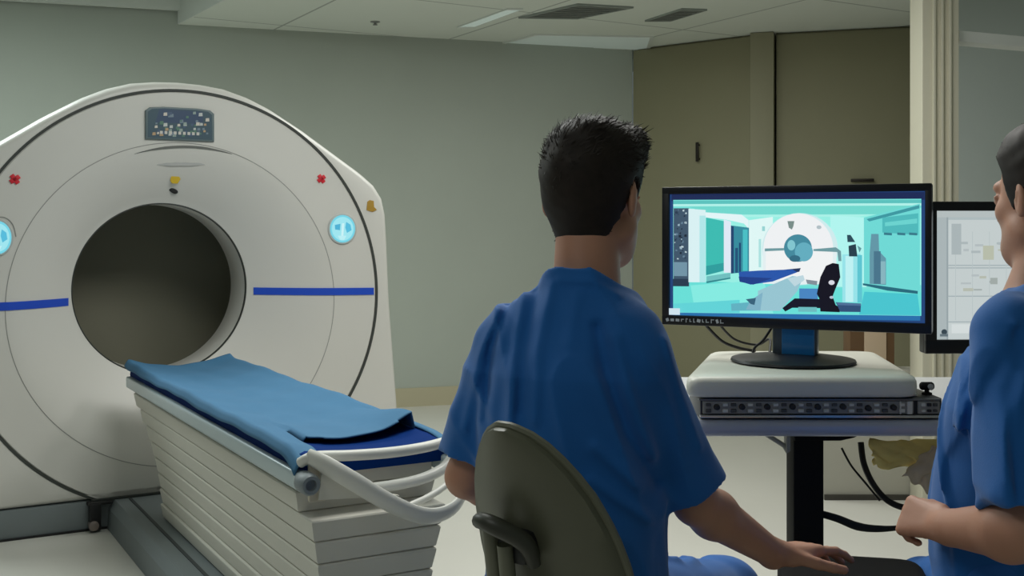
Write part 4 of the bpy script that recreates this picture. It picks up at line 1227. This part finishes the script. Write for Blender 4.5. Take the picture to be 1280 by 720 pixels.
    for a in ('L', 'R'):
        K, An = [A3(p) for p in P['leg'+a]]
        s.op(f_plane(An+up*.0, up), An-.1, An+A3((.1, .1, 0)), .004, 's') if False else None
    clothe('trousers', s, M_trou, body, P.get('tfolds'), P['seed']+40, 2, .0022, .004)
    for a in ('L', 'R'):
        K, An = [A3(p) for p in P['leg'+a]]
        s = SDF(An+A3((-.25, -.25, -.15)), An+A3((.25, .25, .06)), .005)
        b0 = A3((An[0], An[1], .045)); s.cone(b0-F*.03, b0+F*.05, .040, .042, .02); s.cone(b0+F*.05-up*.008, b0+F*.15-up*.012, .042, .032, .02); s.cone(b0, An, .04, .04, .02)
        s.op(f_plane((0, 0, .002), (0, 0, 1)), b0-.25, A3((b0[0]+.25, b0[1]+.25, .002)), .002, 's')
        s.mesh('shoe', M_shoe, body, 1)
    make_hair(hc, hM, hk, parent=body, seed=P['seed'], **hair_args)
    return body

man_hair = dict(
    outline=[(-.16, -.076), (-.060, -.088), (-.048, -.078), (-.040, -.050), (-.030, -.02), (-.026, .020), (-.008, .034), (.006, .026), (.010, .000), (.022, .000), (.034, .040), (.050, .062), (.074, .078), (.105, .086), (.16, .09), (.16, .2), (-.16, .2)],
    top=[((0, .004, .080), (.079, .092, .054)), ((.010, .050, .096), (.060, .052, .036))],
    neck=((0, -.020, -.10), (0, -.024, -.02), .052, .070), count=9000,
    length=lambda l: .005+.013*max(0, min(1, (l[2]-.0)/.09)),
    comb=lambda l: ((0.0, -.1, -1.0) if l[2] < .04 else (.35, .9, .25)))
girl_hair = dict(
    outline=[(-.16, -.060), (-.075, -.085), (-.055, -.078), (-.036, -.050), (-.018, -.03), (-.010, -.01), (.006, -.012), (.014, -.02), (.022, .0), (.030, .042), (.046, .066), (.070, .084), (.10, .096), (.16, .10), (.16, .2), (-.16, .2)],
    top=[((0, -.010, .075), (.080, .092, .060)), ((0, -.095, .03), (.045, .04, .045))],
    neck=((0, -.022, -.08), (0, -.026, -.02), .060, .070), count=2500, tex=.003,
    length=lambda l: .006, comb=lambda l: (0, -1.0, -.35))

yw = math.radians(30)
relaxed = ((.25, .35, .25), (.30, .40, .28), (.32, .42, .30), (.35, .45, .30))
R_, F_ = yaw_axes(yw)
man = dict(yaw=yw, hyaw=math.radians(31), hpitch=-.06, head=(.149, 2.03, 1.306), hk=1.06,
    sh=(.104, 1.95, 1.070), pel=(.110, 1.91, .605), neck=(.132, 1.985, 1.142), neckz=1.17, shw=.115,
    trunk=[(.545, .160, .135, .110, 1.91), (.62, .158, .132, .110, 1.91), (.72, .154, .126, .108, 1.92), (.82, .158, .122, .102, 1.93), (.92, .168, .120, .098, 1.945), (1.00, .168, .112, .102, 1.952), (1.04, .148, .098, .106, 1.956), (1.08, .122, .086, .114, 1.964), (1.12, .098, .078, .122, 1.972), (1.15, .078, .072, .128, 1.980), (1.20, .070, .070, .132, 1.985)],
    armL=((-.018, 2.020, 1.038), (-.082, 2.035, .80), (.085, 2.20, .705)), armR=((.220, 1.884, 1.028), (.318, 1.945, .775), (.490, 2.105, .640)),
    sleeveL=(.052, .056, .84), sleeveR=(.052, .058, .88),
    handL=dict(d=(.8, .55, -.15), b=(0.1, .1, 1), t=-1, curl=relaxed), handR=dict(d=(.80, .58, -.10), b=(0.0, .12, 1), t=1, curl=((.05, .30, .22), (.10, .34, .25), (.14, .36, .28), (.18, .40, .30)), k=.98),
    legL=((.22, 2.36, .52), (.26, 2.40, .10)), legR=((.425, 2.245, .520), (.50, 2.30, .10)), seed=21,
    folds=[([(655, 372), (642, 450), (637, 540)], 1.84, .009, .0060), ([(692, 362), (674, 440), (668, 530)], 1.82, .009, .0055), ([(674, 370), (656, 440), (651, 520)], 1.83, .008, -.004),
        ([(622, 392), (598, 450), (578, 545)], 1.90, .009, .0055), ([(634, 388), (612, 440), (606, 530)], 1.88, .008, -.006), ([(725, 372), (712, 430)], 1.82, .012, .004),
        ([(752, 415), (760, 470), (786, 545), (824, 612)], 1.80, .012, -.0095), ([(772, 425), (790, 500), (820, 575)], 1.80, .010, .006), ([(832, 425), (850, 485), (880, 565)], 1.84, .007, .006),
        ([(745, 560), (800, 610)], 1.80, .010, .006), ([(740, 600), (812, 650)], 1.80, .010, .006), ([(700, 350), (740, 352), (772, 368)], 1.90, .006, .004)],
    tfolds=[((.2, 1.95, .68), (.30, 2.02, .66), .012, .008), ((.25, 1.93, .62), (.34, 2.08, .64), .012, .007), ((.30, 2.1, .66), (.36, 2.06, .6), .01, .006)])
P1_ = person('person in blue scrubs with short dark hair, seated on the olive chair', man, man_hair)

yw2 = math.radians(-55)
wom = dict(yaw=yw2, hyaw=math.radians(-19), hpitch=-.06, head=(.972, 2.02, 1.306), hk=1.06,
    sh=(.925, 2.0, 1.08), pel=(.945, 2.06, .62), neck=(.945, 2.005, 1.150), neckz=1.17, shw=.11,
    trunk=[(.56, .18, .150, 0.957, 2.06), (.64, .178, .158, 0.952, 2.075), (.74, .172, .156, 0.948, 2.075), (.84, .168, .148, 0.946, 2.06), (.93, .166, .130, 0.938, 2.03), (1.00, .164, .110, 0.942, 2.012), (1.06, .150, .096, 0.942, 2.0), (1.11, .112, .080, 0.947, 2.0), (1.15, .080, .070, 0.952, 2.003), (1.20, .066, .066, 0.957, 2.005)],
    armL=((.838, 1.880, 1.075), (.825, 1.79, .765), (.765, 1.955, .728)), armR=((1.010, 2.12, 1.075), (1.05, 2.20, .80), (1.00, 2.36, .64)),
    sleeveL=(.064, .072, .86), sleeveR=(.056, .06, .8),
    handL=dict(d=(-.45, .85, -.02), b=(-.75, -.40, .5), t=1, curl=((1.1, 1.5, .9), (1.15, 1.55, .9), (1.2, 1.55, .9), (1.3, 1.6, .9)), k=.95, tc=.5, tt=.15), handR=dict(d=(-.2, .8, -.2), b=(0, 0, 1), t=1, curl=relaxed, k=.92),
    ak=1.18, legL=((.90, 2.44, .46), (.91, 2.42, .10)), legR=((1.02, 2.50, .46), (1.02, 2.48, .10)), seed=33,
    folds=[([(1243, 408), (1216, 470), (1203, 540), (1197, 612)], 1.90, .009, -.012), ([(1216, 452), (1190, 520), (1174, 600)], 1.98, .008, .007), ([(1230, 440), (1203, 530), (1186, 640)], 1.96, .008, .006),
        ([(1262, 405), (1236, 480), (1222, 605)], 1.84, .008, .008), ([(1276, 420), (1254, 500), (1244, 610)], 1.82, .008, -.005)])
P2_ = person('person in blue scrubs at the right edge facing the pale monitor', wom, girl_hair)

# ---------------------------------------------------------------- seats
M_och = mat('olive_vinyl', rgb(98, 98, 80), 0.42, bump=0.02, bscale=200, var=.02)
M_ochd = mat('dark_olive_plastic', rgb(58, 58, 48), 0.45)
M_ochp = mat('olive_post_plastic', rgb(112, 112, 94), 0.45)
cy = math.radians(40)
chair = empty('office_chair', (.09, 1.90, 0), -cy); tag(chair, 'olive office chair with a rounded backrest under the seated technician', 'chair')
# backrest in its own frame: x right, y forward, z up, leaning back
BC = Vector((.034, 1.655))
LC = local_of(chair)
bl = LC @ Vector((BC.x, BC.y, 0))
Wd = [(.50, .075), (.53, .102), (.58, .122), (.64, .133), (.70, .138), (.76, .136), (.82, .126), (.87, .108), (.91, .085), (.94, .060), (.960, .034), (.968, .012)]
def back_pt(u, z, off):
    hw = np.interp(z, [a for a, _ in Wd], [b for _, b in Wd])
    x = u*hw
    y = bl.y-(z-.75)*.34+.055*u*u*(hw/.16)+off
    return Vector((bl.x+x, y, z))
def back_loop(off, ins, front):
    zs = [.50+(.968-.50)*(.5-.5*math.cos(PI*k/26)) for k in range(27)]
    L = [back_pt(-(1-ins), z, off) for z in zs]+[back_pt((1-ins), z, off) for z in zs[::-1]]
    return L
def back_grid(off, ins=0.0, nu=14):
    zs = [.50+(.968-.50)*(.5-.5*math.cos(PI*k/30)) for k in range(31)]
    return [[back_pt(-1+2*i/nu, .735+(z-.735)*(1-ins*.7), off)*1.0 if False else Vector((bl.x+(back_pt(-1+2*i/nu, z, off).x-bl.x)*(1-ins), back_pt((-1+2*i/nu)*(1-ins), z, off).y, .735+(z-.735)*(1-ins*.65))) for i in range(nu+1)] for z in zs]
def shell(g0, g1, name, m, parent):
    mb = MB()
    A = [[mb.bm.verts.new(p) for p in row] for row in g0]; B = [[mb.bm.verts.new(p) for p in row] for row in g1]
    nz, nu = len(A)-1, len(A[0])-1
    for i in range(nz):
        for j in range(nu):
            mb.bm.faces.new([A[i][j], A[i][j+1], A[i+1][j+1], A[i+1][j]]); mb.bm.faces.new([B[i][j], B[i+1][j], B[i+1][j+1], B[i][j+1]])
        mb.bm.faces.new([A[i][0], A[i+1][0], B[i+1][0], B[i][0]]); mb.bm.faces.new([A[i][nu], B[i][nu], B[i+1][nu], A[i+1][nu]])
    for j in range(nu):
        mb.bm.faces.new([A[0][j], B[0][j], B[0][j+1], A[0][j+1]]); mb.bm.faces.new([A[nz][j], A[nz][j+1], B[nz][j+1], B[nz][j]])
    return mb.build(name, m, parent, smooth=math.radians(50))
bs = shell(back_grid(-.012, .03), back_grid(.004, .0), 'back_shell', M_och, chair)
shell(back_grid(.0045, .02), back_grid(.038, .10), 'back_cushion', M_ochd, chair)
mb = MB(); L = [back_pt(-1, z, .002) for z in [.50+.468*(.5-.5*math.cos(PI*k/20)) for k in range(21)]]; L += [back_pt(1, z, .002) for z in [.50+.468*(.5-.5*math.cos(PI*k/20)) for k in range(20, -1, -1)]]
mb.tube(L, .0065, n=8, smooth=False); mb.build('edge_trim', M_ochp, chair)
bx_ = bl.x
def bk_y(x, z): return back_pt((x-bx_)/.15, z, 0).y
for dx, z1, dy, wdt in ((-.040, .818, -.042, .028), (-.008, .795, -.056, .024)):
    mb = MB(); mb.tube([(bx_+dx, bl.y-(z1-.75)*.34+dy+.012, z1), (bx_+dx, bl.y-(z1-.06-.75)*.34+dy, z1-.06), (bx_+dx, bl.y+dy+.02, .62), (bx_+dx, bl.y+dy+.03, .50), (bx_+dx*.6, bl.y+.10, .440), (bx_+dx*.3, -.02, .432)], wdt/2, n=10); mb.build('back_post', M_ochp, chair)
hz_ = .828
mb = MB(); mb.tube([(bx_-.056, bl.y-(hz_-.75)*.34-.035, hz_-.010), (bx_-.038, bl.y-(hz_-.75)*.34-.052, hz_), (bx_-.008, bl.y-(hz_-.75)*.34-.055, hz_-.002), (bx_+.026, bl.y-(hz_-.75)*.34-.030, hz_-.025), (bx_+.030, bl.y-(hz_-.75)*.34-.012, hz_-.06)], [.008, .012, .014, .014, .010], n=12); mb.build('post_hood', M_ochd, chair)
mb = MB(); mb.box((bx_-.012, bl.y-.028, .79), (.075, .05, .05), .012); mb.build('hinge_block', M_blk, chair)
mb = MB(); mb.prism(rounded([(-.20, -.19), (.20, -.19), (.21, .20), (-.21, .20)], .09), .450, .505, bevel=.02); mb.build('seat', M_ochd, chair)
mb = MB(); mb.box((0, 0, .437), (.20, .22, .025), .006); mb.build('seat_plate', M_blk, chair)
mb = MB(); mb.lathe([(.028, .10), (.028, .27), (.020, .272), (.020, .43)], n=20); mb.build('gas_column', M_blk, chair)
for k in range(5):
    a = 2*PI*k/5+.3; mb = MB()
    mb.tube([(.02*math.cos(a), .02*math.sin(a), .105), (.15*math.cos(a), .15*math.sin(a), .095), (.27*math.cos(a), .27*math.sin(a), .075)], [.026, .022, .016], n=10); lg = mb.build('base_arm', M_blk, chair)
    mb = MB(); mb.lathe([(.012, -.022), (.028, -.020), (.0285, -.004), (.020, -.002), (.020, .002), (.0285, .004), (.028, .020), (.012, .022)], n=18, M=Matrix.Rotation(a, 4, 'Z') @ Matrix.Rotation(PI/2, 4, 'X'), c=(.27*math.cos(a), .27*math.sin(a), .029)); mb.box((.27*math.cos(a), .27*math.sin(a), .055), (.016, .016, .03), .003); mb.build('caster', M_blk, lg)
# black stool between the two
M_pad = mat('black_vinyl_pad', rgb(22, 20, 19), 0.8, spec=0.15, bump=.03, bscale=160)
def stool(name, loc, rz, w_, d_, h_, label, m):
    r = empty(name, loc, rz); tag(r, label, 'stool')
    mb = MB(); pl = rounded([(-w_/2, -d_/2), (w_/2, -d_/2), (w_/2, d_/2), (-w_/2, d_/2)], .05); c = Vector((0, 0))
    mb.loft([[Vector((p.x*s_, p.y*s_, z)) for p in pl] for s_, z in ((.92, h_-.07), (.99, h_-.062), (1, h_-.045), (1, h_-.025), (.98, h_-.008), (.93, h_-.001), (.8, h_))], cap0=True, cap1=True); mb.build('seat', m, r, smooth=math.radians(60))
    mb = MB(); mb.box((0, 0, h_-.08), (w_*.8, d_*.8, .018), .003); mb.build('seat_frame', M_black, r)
    for sx in (-1, 1):
        for sy in (-1, 1):
            mb = MB(); mb.tube([(sx*w_*.36, sy*d_*.34, h_-.085), (sx*w_*.43, sy*d_*.42, .006)], [.013, .012], n=12, smooth=False); lg = mb.build('leg', M_black, r)
            mb = MB(); mb.lathe([(.016, .0005), (.016, .02), (.013, .024)], n=14, c=(sx*w_*.43, sy*d_*.42, 0)); mb.build('rubber_foot', M_blk, lg)
    return r
stool('padded_stool', (.675, 2.21, 0), math.radians(-12), .29, .30, .566, 'black padded stool between the two technicians under the resting hand', M_pad)
stool('padded_stool', (1.01, 2.08, 0), math.radians(35), .30, .28, .525, 'black padded stool under the technician facing the pale monitor', M_pad)
